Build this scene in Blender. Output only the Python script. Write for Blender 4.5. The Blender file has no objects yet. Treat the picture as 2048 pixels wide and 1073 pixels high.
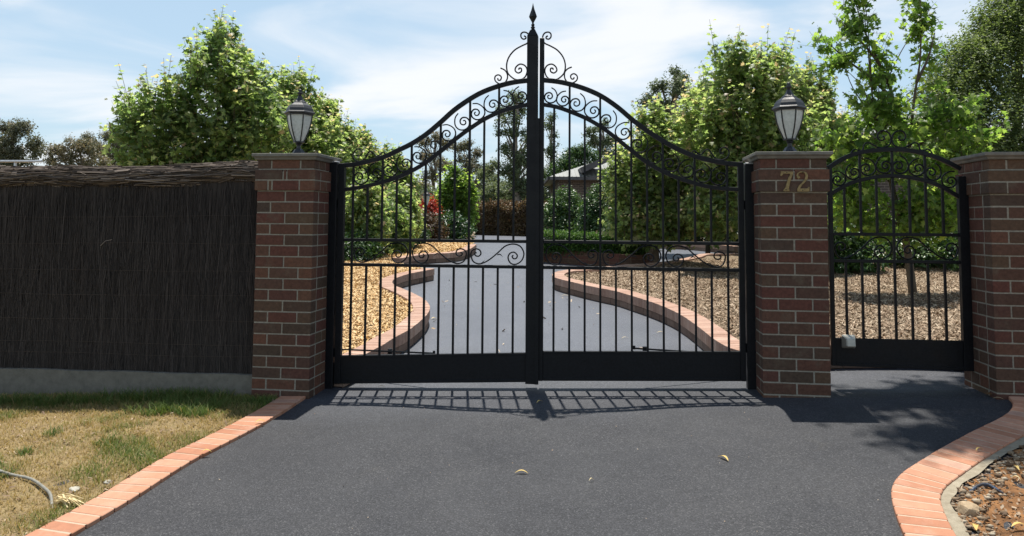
import bpy, bmesh, math, random
import numpy as np
from mathutils import Vector, Matrix
R_ = math.radians
random.seed(7)
rng = np.random.default_rng(7)
S = bpy.context.scene
C = S.collection

# ------------------------------------------------------------------ camera
CAMZ = 1.6
FOC, PCY, PITCH, ROLL = 1479.4, 353.1, .0628892, .0069054
cd = bpy.data.cameras.new("camera")
cam = bpy.data.objects.new("camera", cd); C.objects.link(cam); S.camera = cam
cd.sensor_width = 36; cd.lens = FOC / 2048 * 36
cd.shift_y = -(536.5 - PCY) / 2048
cd.clip_start = .05; cd.clip_end = 1500
cam.matrix_world = Matrix.Translation((0, 0, CAMZ)) @ Matrix.Rotation(math.pi / 2 + PITCH, 4, 'X') @ Matrix.Rotation(ROLL, 4, 'Z')

# ------------------------------------------------------------------ sky, sun, exposure
SUN_EL, SUN_AZ = R_(73.5), R_(-4)
W = bpy.data.worlds.new("World"); S.world = W; W.use_nodes = True
nt = W.node_tree; N = nt.nodes; L = nt.links
for n_ in list(N): N.remove(n_)
out = N.new('ShaderNodeOutputWorld'); bg = N.new('ShaderNodeBackground'); bg.inputs[1].default_value = .085
sky = N.new('ShaderNodeTexSky'); sky.sky_type = 'NISHITA'; sky.sun_disc = False
sky.sun_elevation = SUN_EL; sky.sun_rotation = SUN_AZ; sky.air_density = 1.0; sky.dust_density = 1.0; sky.ozone_density = 1.0
tc = N.new('ShaderNodeTexCoord'); sp = N.new('ShaderNodeSeparateXYZ'); L.new(tc.outputs['Generated'], sp.inputs[0])
def wm(op, a, b=None):
    m = N.new('ShaderNodeMath'); m.operation = op
    for i, v in enumerate((a, b)):
        if v is None: continue
        if isinstance(v, (int, float)): m.inputs[i].default_value = v
        else: L.new(v, m.inputs[i])
    return m.outputs[0]
den = wm('ADD', wm('MAXIMUM', sp.outputs[2], 0.0), .16)
cx = wm('DIVIDE', sp.outputs[0], den); cy = wm('DIVIDE', sp.outputs[1], den)
cmb = N.new('ShaderNodeCombineXYZ'); L.new(cx, cmb.inputs[0]); L.new(cy, cmb.inputs[1])
mp = N.new('ShaderNodeMapping'); L.new(cmb.outputs[0], mp.inputs[0]); mp.inputs['Rotation'].default_value = (0, 0, .28); mp.inputs['Scale'].default_value = (.75, 1.0, 1); mp.inputs['Location'].default_value = (5.3, 2.2, 0)
n1 = N.new('ShaderNodeTexNoise'); n1.inputs['Scale'].default_value = 1.15; n1.inputs['Detail'].default_value = 7; n1.inputs['Roughness'].default_value = .52; n1.inputs['Distortion'].default_value = .55
L.new(mp.outputs[0], n1.inputs[0])
r1 = N.new('ShaderNodeValToRGB'); r1.color_ramp.elements[0].position = .40; r1.color_ramp.elements[1].position = .66
r1.color_ramp.interpolation = 'EASE'
L.new(n1.outputs[0], r1.inputs[0])
cf = wm('MULTIPLY', r1.outputs[0], .9)
mx = N.new('ShaderNodeMix'); mx.data_type = 'RGBA'; L.new(cf, mx.inputs[0]); None; mx.inputs[7].default_value = (8.1, 8.2, 8.4, 1)
hs = N.new('ShaderNodeMix'); hs.data_type = 'RGBA'; hs.inputs[0].default_value = .55
L.new(sky.outputs[0], hs.inputs[6]); hs.inputs[7].default_value = (5.2, 7.0, 8.3, 1)
L.new(hs.outputs[2], mx.inputs[6])
zf = N.new('ShaderNodeMapRange'); zf.interpolation_type = 'SMOOTHSTEP'; L.new(sp.outputs[2], zf.inputs[0]); zf.inputs[1].default_value = .36; zf.inputs[2].default_value = .75
zm = N.new('ShaderNodeMix'); zm.data_type = 'RGBA'; L.new(zf.outputs[0], zm.inputs[0]); L.new(mx.outputs[2], zm.inputs[6]); zm.inputs[7].default_value = (2.0, 2.9, 4.5, 1)
L.new(zm.outputs[2], bg.inputs[0]); L.new(bg.outputs[0], out.inputs[0])

sd = bpy.data.lights.new("sun", 'SUN'); sd.energy = 5.0; sd.angle = R_(.53); sd.color = (1, .95, .87)
sun = bpy.data.objects.new("sun", sd); C.objects.link(sun)
sdir = Vector((math.sin(SUN_AZ) * math.cos(SUN_EL), math.cos(SUN_AZ) * math.cos(SUN_EL), math.sin(SUN_EL)))
sun.rotation_euler = sdir.to_track_quat('Z', 'Y').to_euler(); sun.location = (0, 0, 30)
S.view_settings.view_transform = 'Standard'; S.view_settings.look = 'None'; S.view_settings.exposure = .55
S.view_settings.gamma = 1; S.view_settings.use_curve_mapping = False
S.cycles.max_bounces = 8; S.cycles.transparent_max_bounces = 8

# ------------------------------------------------------------------ survey helpers (photogrammetry of the site)
TH = .12983
LD = np.array([math.cos(TH), -math.sin(TH), 0.]); LN = np.array([math.sin(TH), math.cos(TH), 0.])
BL = np.array([-2.0224, 5.8666, .4066 + CAMZ]); BR = np.array([1.8268, 5.4336, .4052 + CAMZ]); BT = np.array([3.3592, 5.1945, .3907 + CAMZ])
G0 = BL + LN * .36
def ray(x, y):
    dx, dy = x - 1024, y - PCY
    c, s = math.cos(ROLL), math.sin(ROLL); X1 = dx * c + dy * s; Y1 = -dx * s + dy * c
    c, s = math.cos(PITCH), math.sin(PITCH); u = -Y1 / FOC
    return np.array([X1 / FOC, c - u * s, s + u * c])
O = np.array([0, 0, CAMZ])
def onplane(x, y, P0, Nn):
    r = ray(x, y); return O + r * (np.dot(P0 - O, Nn) / np.dot(r, Nn))
def atY(x, y, Y): r = ray(x, y); return O + r * (Y / r[1])
def gate_sz(x, y, off=0.):
    P = onplane(x, y, G0 + LN * off, LN); return float(np.dot(P - G0, LD)), float(P[2])
PY = [-5, 0, 3, 4.2, 5.2, 6, 8, 10, 13, 18, 27, 40, 60, 400]
PZ = [-1.75, -1.66, -1.49, -1.385, -1.315, -1.31, -1.235, -1.135, -.99, -.72, -.65, -.60, -.55, -.3]
def H(X, Y):
    z = np.interp(Y, PY, PZ)
    f = np.clip((12.5 - np.asarray(Y, float)) / 5.5, 0, 1)
    return z + .036 * np.clip(X, -7, 7) * f + CAMZ
def hit(x, y, off=0.):
    r = ray(x, y); t = 2.
    for k in range(4000):
        P = O + r * t
        if P[2] <= H(P[0], P[1]) + off: break
        t += .02
    lo, hi = t - .02, t
    for k in range(20):
        m = (lo + hi) / 2; P = O + r * m
        if P[2] <= H(P[0], P[1]) + off: hi = m
        else: lo = m
    return O + r * hi

# ------------------------------------------------------------------ object helpers
def link(o, parent=None):
    C.objects.link(o)
    if parent is not None:
        o.parent = parent; o.matrix_parent_inverse = Matrix.Translation(-Vector(parent.location))
    return o
def tag(o, label=None, cat=None, group=None, kind=None):
    if label: o['label'] = label
    if cat: o['category'] = cat
    if group: o['group'] = group
    if kind: o['kind'] = kind
    return o
def thing(name, label, cat, loc=(0, 0, 0), group=None):
    o = bpy.data.objects.new(name, None); C.objects.link(o); o.location = [float(v) for v in loc]; o.empty_display_size = .1
    return tag(o, label, cat, group)
class MB:
    """collects shapes into one mesh"""
    def __init__(s): s.v = []; s.f = []; s.mi = []; s.c = []; s.n = 0
    def add(s, v, f, m=0, c=.5):
        v = [tuple(map(float, p)) for p in v]
        s.v += v; s.f += [tuple(i + s.n for i in q) for q in f]; s.mi += [m] * len(f); s.c += [c] * len(v); s.n += len(v)
    def box(s, p, ux, uy, uz, m=0, c=.5):   # corner p and three edge vectors
        p, ux, uy, uz = map(np.array, (p, ux, uy, uz))
        V = [p, p + ux, p + ux + uy, p + uy]; V += [q + uz for q in V]
        s.add(V, [(0, 3, 2, 1), (4, 5, 6, 7), (0, 1, 5, 4), (1, 2, 6, 5), (2, 3, 7, 6), (3, 0, 4, 7)], m, c)
    def tube(s, pts, r, k=6, m=0, c=.5, cap=True, flat=None):
        pts = [np.array(p, float) for p in pts]; n = len(pts)
        rr = r if hasattr(r, '__len__') else [r] * n
        V = []; up = None
        for i in range(n):
            t = pts[min(i + 1, n - 1)] - pts[max(i - 1, 0)]; t = t / (np.linalg.norm(t) + 1e-9)
            if up is None:
                up = np.array([0, 0, 1.]) if abs(t[2]) < .9 else np.array([1., 0, 0])
                if flat is not None: up = np.array(flat, float)
            a = up - t * np.dot(up, t); a /= np.linalg.norm(a) + 1e-9; b = np.cross(t, a); up = a
            for j in range(k):
                an = 2 * math.pi * (j + .5) / k
                V.append(pts[i] + (a * math.cos(an) + b * math.sin(an)) * rr[i])
        Fc = []
        for i in range(n - 1):
            for j in range(k):
                a0, a1 = i * k + j, i * k + (j + 1) % k
                Fc.append((a0, a1, a1 + k, a0 + k))
        if cap: Fc.append(tuple(range(k - 1, -1, -1))); Fc.append(tuple((n - 1) * k + j for j in range(k)))
        s.add(V, Fc, m, c)
    def lathe(s, base, prof, k=6, rot=0, m=0, c=.5):
        V = []
        for r, z in prof:
            for j in range(k):
                an = rot + 2 * math.pi * j / k; V.append((base[0] + r * math.cos(an), base[1] + r * math.sin(an), base[2] + z))
        n = len(prof); Fc = []
        for i in range(n - 1):
            for j in range(k):
                a0, a1 = i * k + j, i * k + (j + 1) % k; Fc.append((a0, a1, a1 + k, a0 + k))
        Fc.append(tuple(range(k - 1, -1, -1))); Fc.append(tuple((n - 1) * k + j for j in range(k)))
        s.add(V, Fc, m, c)
    def build(s, name, mats, parent=None, bevel=0, smooth=False):
        me = bpy.data.meshes.new(name); me.from_pydata(s.v, [], s.f)
        if not isinstance(mats, (list, tuple)): mats = [mats]
        for m in mats: me.materials.append(m)
        me.polygons.foreach_set('material_index', s.mi)
        a = me.attributes.new('tint', 'FLOAT', 'POINT'); a.data.foreach_set('value', np.array(s.c, 'f'))
        if smooth: me.polygons.foreach_set('use_smooth', [True] * len(me.polygons))
        me.update()
        o = bpy.data.objects.new(name, me); link(o, parent)
        if bevel:
            b = o.modifiers.new('bevel', 'BEVEL'); b.width = bevel; b.segments = 1; b.limit_method = 'ANGLE'; b.angle_limit = R_(50)
        return o
def fastmesh(name, V, loops, counts, tint, mats, parent=None, smooth=False):
    me = bpy.data.meshes.new(name)
    me.vertices.add(len(V)); me.vertices.foreach_set('co', np.asarray(V, 'f').ravel())
    me.loops.add(len(loops)); me.loops.foreach_set('vertex_index', np.asarray(loops, 'i'))
    me.polygons.add(len(counts)); st = np.concatenate([[0], np.cumsum(counts)[:-1]])
    me.polygons.foreach_set('loop_start', st.astype('i'))
    a = me.attributes.new('tint', 'FLOAT', 'POINT'); a.data.foreach_set('value', np.asarray(tint, 'f'))
    me.materials.append(mats); me.update(calc_edges=True); me.validate()
    if smooth: me.polygons.foreach_set('use_smooth', [True] * len(me.polygons))
    return link(bpy.data.objects.new(name, me), parent)
def catmull(P, n=5):
    P = [np.array(p, float) for p in P]; P = [2 * P[0] - P[1]] + P + [2 * P[-1] - P[-2]]; out = []
    for i in range(1, len(P) - 2):
        for k in range(n):
            t = k / n; a, b, c_, d = P[i - 1:i + 3]
            out.append(.5 * ((2 * b) + (c_ - a) * t + (2 * a - 5 * b + 4 * c_ - d) * t * t + (3 * b - a - 3 * c_ + d) * t ** 3))
    out.append(P[-2]); return out

# ------------------------------------------------------------------ materials
def mat(name, col=(.5, .5, .5), rough=.6, spec=.5, metal=0):
    m = bpy.data.materials.new(name); m.use_nodes = True; b = m.node_tree.nodes['Principled BSDF']
    b.inputs['Base Color'].default_value = (*col, 1); b.inputs['Roughness'].default_value = rough
    b.inputs['Specular IOR Level'].default_value = spec; b.inputs['Metallic'].default_value = metal
    return m, m.node_tree, b
def noise(t, scale, detail=4, rough=.55, coord='Object', vec=None, stretch=None, dist=0):
    n = t.nodes.new('ShaderNodeTexNoise'); n.inputs['Scale'].default_value = scale; n.inputs['Detail'].default_value = detail
    n.inputs['Roughness'].default_value = rough; n.inputs['Distortion'].default_value = dist
    c = t.nodes.new('ShaderNodeTexCoord'); src = c.outputs[coord]
    if stretch:
        mpn = t.nodes.new('ShaderNodeMapping'); mpn.inputs['Scale'].default_value = stretch; t.links.new(src, mpn.inputs[0]); src = mpn.outputs[0]
    t.links.new(src, n.inputs[0]); return n.outputs[0]
def ramp(t, src, stops, interp='LINEAR'):
    r = t.nodes.new('ShaderNodeValToRGB'); cr = r.color_ramp; cr.interpolation = interp
    while len(cr.elements) < len(stops): cr.elements.new(.5)
    for e, (p, c) in zip(cr.elements, stops): e.position = p; e.color = (*c, 1) if len(c) == 3 else c
    t.links.new(src, r.inputs[0]); return r.outputs[0]
def mixc(t, fac, a, b, mode='MIX'):
    m = t.nodes.new('ShaderNodeMix'); m.data_type = 'RGBA'; m.blend_type = mode
    for i, v in ((0, fac), (6, a), (7, b)):
        if isinstance(v, (int, float)): m.inputs[i].default_value = v
        elif isinstance(v, tuple): m.inputs[i].default_value = (*v, 1)
        else: t.links.new(v, m.inputs[i])
    return m.outputs[2]
def bump(t, b, h, strength=.5, dist=.01, prev=None):
    n = t.nodes.new('ShaderNodeBump'); n.inputs['Strength'].default_value = strength; n.inputs['Distance'].default_value = dist
    t.links.new(h, n.inputs['Height'])
    if prev is not None: t.links.new(prev, n.inputs['Normal'])
    t.links.new(n.outputs[0], b.inputs['Normal']); return n.outputs[0]
def attr(t, nm='tint'):
    a = t.nodes.new('ShaderNodeAttribute'); a.attribute_name = nm; return a.outputs['Fac']
def grey(v): return (v, v, v)

M = {}
# black gate paint
m, t, b = mat('black_paint', (.010, .011, .014), .42, .22)
nz = noise(t, 60, 5, .6); c1 = ramp(t, nz, [(.35, (.0032, .004, .0055)), (.75, (.009, .010, .013))]); t.links.new(c1, b.inputs['Base Color'])
n2 = noise(t, 9, 5, .6); rr = ramp(t, n2, [(.3, grey(.34)), (.7, grey(.58))]); t.links.new(rr, b.inputs['Roughness']); bump(t, b, nz, .25, .001)
M['black'] = m
# lamp metal
m, t, b = mat('lamp_metal', (.022, .023, .027), .5, .5); nz = noise(t, 120, 4, .6); c1 = ramp(t, nz, [(.3, (.009, .010, .012)), (.8, (.028, .029, .033))]); t.links.new(c1, b.inputs['Base Color']); bump(t, b, nz, .3, .001); M['lampmetal'] = m
m, t, b = mat('lamp_glass', (.62, .65, .63), .38, .5); b.inputs['Transmission Weight'].default_value = .25
nz = noise(t, 55, 4, .7); bump(t, b, nz, .5, .002); c1 = ramp(t, nz, [(.3, (.5, .53, .51)), (.7, (.72, .74, .72))]); t.links.new(c1, b.inputs['Base Color']); M['glass'] = m
# wall bricks (0) per-brick tint
m, t, b = mat('wall_brick', rough=.85, spec=.25)
ti = attr(t)
c1 = ramp(t, ti, [(0, (.068, .047, .033)), (.18, (.098, .047, .032)), (.4, (.106, .042, .031)), (.58, (.068, .046, .034)), (.74, (.128, .058, .037)), (.88, (.096, .060, .037)), (1, (.080, .044, .032))])
nz = noise(t, 45, 6, .7); c2 = mixc(t, .75, c1, ramp(t, nz, [(.22, grey(.45)), (.5, grey(.98)), (.8, grey(1.6))]), 'MULTIPLY')
n3 = noise(t, 7, 5, .7); c3 = mixc(t, ramp(t, n3, [(.56, grey(0)), (.76, grey(.5))]), c2, (.15, .13, .09))
t.links.new(c3, b.inputs['Base Color']); bump(t, b, nz, .55, .004); M['brick'] = m
m, t, b = mat('mortar', rough=.95, spec=.1); nz = noise(t, 70, 5, .7); c1 = ramp(t, nz, [(.22, (.16, .15, .12)), (.75, (.34, .315, .26))]); t.links.new(c1, b.inputs['Base Color']); bump(t, b, nz, .8, .005); M['mortar'] = m
m, t, b = mat('cap_stone', rough=.8, spec=.3); nz = noise(t, 14, 6, .7); c1 = ramp(t, nz, [(.25, (.115, .11, .098)), (.6, (.19, .18, .155)), (.85, (.25, .24, .20))]); t.links.new(c1, b.inputs['Base Color']); bump(t, b, noise(t, 90, 4, .7), .3, .002); M['cap'] = m
# orange pavers
m, t, b = mat('paver', rough=.8, spec=.3); ti = attr(t)
c1 = ramp(t, ti, [(0, (.35, .155, .088)), (.3, (.42, .205, .122)), (.6, (.46, .242, .155)), (.85, (.39, .172, .098)), (1, (.41, .25, .18))])
nz = noise(t, 18, 6, .65); c2 = mixc(t, .5, c1, ramp(t, nz, [(.25, grey(.72)), (.5, grey(1)), (.8, grey(1.3))]), 'MULTIPLY')
n3 = noise(t, 5, 5, .7); c2 = mixc(t, ramp(t, n3, [(.52, grey(0)), (.75, grey(.45))]), c2, (.52, .36, .28))
n4 = noise(t, 120, 2, .5); c2 = mixc(t, ramp(t, n4, [(.70, grey(0)), (.76, grey(.5))]), c2, (.12, .08, .06))
t.links.new(c2, b.inputs['Base Color']); bump(t, b, noise(t, 150, 4, .7), .3, .002); M['paver'] = m
m, t, b = mat('paver_mortar', rough=.95, spec=.1); nz = noise(t, 60, 5, .7); c1 = ramp(t, nz, [(.2, (.36, .27, .19)), (.8, (.50, .40, .30))]); t.links.new(c1, b.inputs['Base Color']); bump(t, b, nz, .6, .004); M['pmortar'] = m
# kerb of garden beds
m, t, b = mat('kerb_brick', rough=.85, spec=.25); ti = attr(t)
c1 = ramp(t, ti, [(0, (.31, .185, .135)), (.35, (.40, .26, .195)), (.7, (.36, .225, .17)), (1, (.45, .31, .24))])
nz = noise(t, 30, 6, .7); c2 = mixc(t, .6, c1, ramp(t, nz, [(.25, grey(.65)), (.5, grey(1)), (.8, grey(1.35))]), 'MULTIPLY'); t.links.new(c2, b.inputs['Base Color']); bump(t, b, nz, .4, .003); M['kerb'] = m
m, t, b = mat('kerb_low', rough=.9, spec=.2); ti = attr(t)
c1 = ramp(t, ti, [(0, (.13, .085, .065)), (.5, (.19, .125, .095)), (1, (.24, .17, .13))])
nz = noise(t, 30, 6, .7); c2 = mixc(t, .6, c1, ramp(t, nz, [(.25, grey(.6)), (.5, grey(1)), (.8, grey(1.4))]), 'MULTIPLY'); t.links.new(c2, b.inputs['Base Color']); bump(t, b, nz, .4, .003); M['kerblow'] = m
# asphalt
m, t, b = mat('asphalt', rough=.75, spec=.5)
vo = t.nodes.new('ShaderNodeTexVoronoi'); vo.inputs['Scale'].default_value = 175; tcn = t.nodes.new('ShaderNodeTexCoord'); t.links.new(tcn.outputs['Object'], vo.inputs[0])
sepc = t.nodes.new('ShaderNodeSeparateColor'); t.links.new(vo.outputs['Color'], sepc.inputs[0])
c1 = ramp(t, sepc.outputs[0], [(0, (.007, .008, .010)), (.4, (.017, .018, .022)), (.8, (.030, .031, .036)), (.93, (.045, .046, .051)), (1, (.075, .076, .079))])
n2 = noise(t, .9, 6, .65, dist=.6); c2 = mixc(t, 1, c1, ramp(t, n2, [(.32, (.74, .76, .80)), (.5, grey(1)), (.68, (1.22, 1.19, 1.13))]), 'MULTIPLY')
n5 = noise(t, 3.4, 4, .6, dist=1.5); c2 = mixc(t, ramp(t, n5, [(.64, grey(0)), (.76, grey(.12))]), c2, (.10, .09, .075))
# grazing sky sheen painted into the base colour, paler inside the gates
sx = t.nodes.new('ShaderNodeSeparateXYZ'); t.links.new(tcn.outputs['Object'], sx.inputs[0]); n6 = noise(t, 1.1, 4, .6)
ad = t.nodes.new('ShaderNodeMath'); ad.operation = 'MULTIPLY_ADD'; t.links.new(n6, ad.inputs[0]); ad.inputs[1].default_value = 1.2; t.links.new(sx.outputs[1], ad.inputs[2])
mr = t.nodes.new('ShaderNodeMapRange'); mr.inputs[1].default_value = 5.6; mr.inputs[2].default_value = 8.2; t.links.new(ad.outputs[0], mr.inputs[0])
sheen_col = mixc(t, 1, c2, (3.3, 3.45, 3.75), 'MULTIPLY'); c2 = mixc(t, mr.outputs[0], c2, mixc(t, .45, sheen_col, (.092, .099, .112)))
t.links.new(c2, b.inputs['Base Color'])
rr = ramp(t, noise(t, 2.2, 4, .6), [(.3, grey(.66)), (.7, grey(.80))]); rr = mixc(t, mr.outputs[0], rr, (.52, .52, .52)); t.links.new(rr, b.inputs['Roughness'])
nb = noise(t, 170, 5, .75); p1 = bump(t, b, vo.outputs['Distance'], .4, .004); bump(t, b, nb, .6, .004, p1); M['asphalt'] = m
# ground / soil / mulch base / lawn base
def dirt(name, stops, sc=12, bs=.7, bd=.03):
    m, t, b = mat(name, rough=.95, spec=.15); nz = noise(t, sc, 9, .72); c1 = ramp(t, nz, stops); t.links.new(c1, b.inputs['Base Color'])
    bump(t, b, noise(t, sc * 3, 8, .75), bs, bd); return m, t, b, c1
M['soil'], t, b, c1 = dirt('bare_soil', [(.28, (.07, .04, .022)), (.45, (.19, .095, .042)), (.62, (.34, .17, .07)), (.8, (.30, .18, .10))], 6)
M['base'], t, b, c1 = dirt('base_ground', [(.25, (.05, .045, .02)), (.5, (.11, .10, .045)), (.8, (.20, .17, .08))], 3)
M['mulchbase'], t, b, c1 = dirt('mulch_base', [(.3, (.10, .06, .03)), (.5, (.26, .17, .085)), (.75, (.46, .34, .19))], 22, .9, .03)
M['mulchbase2'], t, b, c1 = dirt('mulch_base_grey', [(.3, (.07, .05, .035)), (.5, (.20, .15, .10)), (.75, (.40, .32, .22))], 20, .9, .03)
M['lawnbase'], t, b, c1 = dirt('lawn_soil', [(.28, (.13, .10, .055)), (.5, (.27, .20, .105)), (.62, (.30, .235, .12)), (.8, (.42, .32, .17))], 9, .8, .02)
M['concrete'], t, b, c1 = dirt('rough_concrete', [(.25, (.11, .105, .085)), (.5, (.165, .155, .13)), (.8, (.22, .205, .17))], 14, .5, .012)
M['haunch'], t, b, c1 = dirt('mortar_haunch', [(.2, (.18, .145, .10)), (.5, (.30, .26, .19)), (.8, (.42, .37, .28))], 20, .6, .015)
M['stone'], t, b, c1 = dirt('stone', [(.2, (.22, .15, .09)), (.5, (.40, .30, .19)), (.8, (.50, .40, .28))], 15, .5, .01)
M['palestone'], t, b, c1 = dirt('pale_stone', [(.2, (.26, .24, .19)), (.5, (.42, .40, .33)), (.8, (.56, .53, .45))], 22, .5, .006)
# tint-driven scatter
def scat(name, stops, rough=.8, transl=0, tcol=None, spec=.3):
    m, t, b = mat(name, rough=rough, spec=spec); c1 = ramp(t, attr(t), stops); t.links.new(c1, b.inputs['Base Color'])
    if transl:
        tr = t.nodes.new('ShaderNodeBsdfTranslucent'); ms = t.nodes.new('ShaderNodeMixShader'); ms.inputs[0].default_value = transl
        c2 = mixc(t, 1, c1, tcol, 'MULTIPLY'); t.links.new(c2, tr.inputs[0]); t.links.new(b.outputs[0], ms.inputs[1]); t.links.new(tr.outputs[0], ms.inputs[2])
        t.links.new(ms.outputs[0], t.nodes['Material Output'].inputs[0])
    return m
M['chipA'] = scat('straw_chips', [(0, (.24, .13, .06)), (.25, (.48, .29, .12)), (.6, (.64, .43, .20)), (1, (.78, .60, .35))])
M['chipB'] = scat('bark_chips', [(0, (.07, .045, .028)), (.3, (.19, .125, .078)), (.6, (.34, .245, .16)), (.85, (.46, .36, .25)), (1, (.60, .49, .36))])
M['grass'] = scat('grass_blades', [(0, (.055, .105, .022)), (.3, (.11, .155, .036)), (.5, (.19, .20, .062)), (.7, (.29, .205, .085)), (1, (.44, .33, .16))], .7, .3, (1.5, 1.5, 1.0))
M['twig'] = scat('brushwood', [(0, (.020, .0175, .0165)), (.5, (.052, .044, .040)), (.85, (.080, .068, .062)), (1, (.105, .09, .08))], .85, spec=.25)
M['twigtop'] = scat('brushwood_top', [(0, (.018, .013, .011)), (.45, (.075, .058, .047)), (.8, (.17, .135, .11)), (1, (.30, .25, .21))], .85, spec=.25)
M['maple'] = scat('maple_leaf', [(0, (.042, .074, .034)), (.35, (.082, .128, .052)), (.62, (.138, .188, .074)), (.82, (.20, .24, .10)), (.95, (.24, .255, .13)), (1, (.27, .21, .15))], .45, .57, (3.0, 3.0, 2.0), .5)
M['maple2'] = scat('green_maple_leaf', [(0, (.036, .072, .020)), (.4, (.078, .136, .032)), (.75, (.145, .210, .050)), (1, (.25, .30, .08))], .45, .57, (2.9, 2.95, 1.8), .5)
M['olive'] = scat('small_leaf', [(0, (.040, .062, .024)), (.5, (.095, .130, .048)), (1, (.21, .25, .10))], .5, .4, (2.1, 2.2, 1.3))
M['gum'] = scat('gum_leaf', [(0, (.075, .085, .060)), (.5, (.125, .13, .088)), (.85, (.18, .165, .105)), (1, (.23, .18, .12))], .5, .35, (1.4, 1.4, 1.0))
M['gumgreen'] = scat('green_gum_leaf', [(0, (.055, .078, .045)), (.5, (.105, .14, .075)), (1, (.19, .22, .11))], .5, .35, (1.5, 1.5, 1.0))
M['shrub'] = scat('shrub_leaf', [(0, (.018, .045, .014)), (.5, (.036, .082, .022)), (1, (.09, .15, .04))], .38, .25, (1.7, 1.8, 1.0), .5)
M['box'] = scat('clipped_hedge_leaf', [(0, (.030, .075, .015)), (.5, (.055, .12, .022)), (1, (.16, .24, .05))], .5, .3, (1.6, 1.7, 1.0))
M['copper'] = scat('copper_leaf', [(0, (.045, .030, .018)), (.5, (.085, .055, .028)), (.8, (.13, .10, .04)), (1, (.22, .12, .06))], .5, .2, (1.5, 1.3, 1.0))
M['red'] = scat('red_leaf', [(0, (.10, .05, .03)), (.4, (.30, .05, .03)), (1, (.48, .075, .045))], .45, .3, (1.6, 1.1, 1.0))
m, t, b = mat('bark', rough=.9, spec=.2); nz = noise(t, 8, 8, .7, stretch=(3, 3, .6)); c1 = ramp(t, nz, [(.3, (.06, .045, .032)), (.7, (.16, .125, .09))]); t.links.new(c1, b.inputs['Base Color']); bump(t, b, nz, .7, .02); M['bark'] = m
m, t, b = mat('gum_bark', rough=.9, spec=.2); nz = noise(t, 3, 8, .7, stretch=(3, 3, .5)); c1 = ramp(t, nz, [(.3, (.12, .095, .075)), (.7, (.32, .28, .24))]); t.links.new(c1, b.inputs['Base Color']); M['gumbark'] = m
m, t, b = mat('brass', (.3, .2, .1), .55, .4, .2); nz = noise(t, 60, 4, .6); c1 = ramp(t, nz, [(.3, (.17, .12, .048)), (.7, (.32, .235, .10))]); t.links.new(c1, b.inputs['Base Color']); M['brass'] = m
m, t, b = mat('screw', (.02, .015, .01), .6); nz = noise(t, 200, 2); bump(t, b, nz, .2, .001); M['screw'] = m
m, t, b = mat('galv', rough=.4, spec=.5, metal=.6); nz = noise(t, 30, 4); c1 = ramp(t, nz, [(.3, (.38, .39, .40)), (.7, (.6, .61, .62))]); t.links.new(c1, b.inputs['Base Color']); M['galv'] = m
m, t, b = mat('grey_plastic', rough=.5); nz = noise(t, 20, 4); c1 = ramp(t, nz, [(.3, (.40, .40, .35)), (.7, (.52, .52, .46))]); t.links.new(c1, b.inputs['Base Color']); M['plastic'] = m
m, t, b = mat('grey_conduit', rough=.6); nz = noise(t, 25, 6, .7); c1 = ramp(t, nz, [(.3, (.14, .135, .11)), (.7, (.28, .27, .23))]); t.links.new(c1, b.inputs['Base Color']); M['conduit'] = m
m, t, b = mat('blue_pipe', rough=.4); nz = noise(t, 25, 6, .7); c1 = ramp(t, nz, [(.48, (.02, .02, .025)), (.62, (.05, .12, .24))]); t.links.new(c1, b.inputs['Base Color']); M['bluepipe'] = m
M['dryleaf'] = scat('dry_leaf', [(0, (.62, .40, .10)), (.5, (.66, .50, .18)), (1, (.70, .58, .34))], .6, .2, (1.2, 1.1, .8))
m, t, b = mat('roof_steel', rough=.45, spec=.5); nz = noise(t, 4, 4); c1 = ramp(t, nz, [(.3, (.20, .205, .185)), (.7, (.25, .255, .235))]); t.links.new(c1, b.inputs['Base Color']); M['roof'] = m
m, t, b = mat('dark_trim', rough=.6); nz = noise(t, 4, 4); c1 = ramp(t, nz, [(.3, (.05, .05, .055)), (.7, (.09, .09, .095))]); t.links.new(c1, b.inputs['Base Color']); M['trim'] = m
m, t, b = mat('house_brick', rough=.9, spec=.2)
bt = t.nodes.new('ShaderNodeTexBrick'); tcn = t.nodes.new('ShaderNodeTexCoord'); mpn = t.nodes.new('ShaderNodeMapping'); mpn.inputs['Rotation'].default_value = (R_(90), 0, 0)
t.links.new(tcn.outputs['Object'], mpn.inputs[0]); t.links.new(mpn.outputs[0], bt.inputs[0])
bt.inputs['Scale'].default_value = 1; bt.inputs['Brick Width'].default_value = .24; bt.inputs['Row Height'].default_value = .086; bt.inputs['Mortar Size'].default_value = .006
bt.inputs['Color1'].default_value = (.105, .085, .075, 1); bt.inputs['Color2'].default_value = (.07, .058, .054, 1); bt.inputs['Mortar'].default_value = (.26, .23, .20, 1)
t.links.new(bt.outputs[0], b.inputs['Base Color']); M['housebrick'] = m
m, t, b = mat('window_glass', (.03, .035, .04), .1, .8); nz = noise(t, 2, 2); bump(t, b, nz, .05, .01); M['window'] = m

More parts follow.
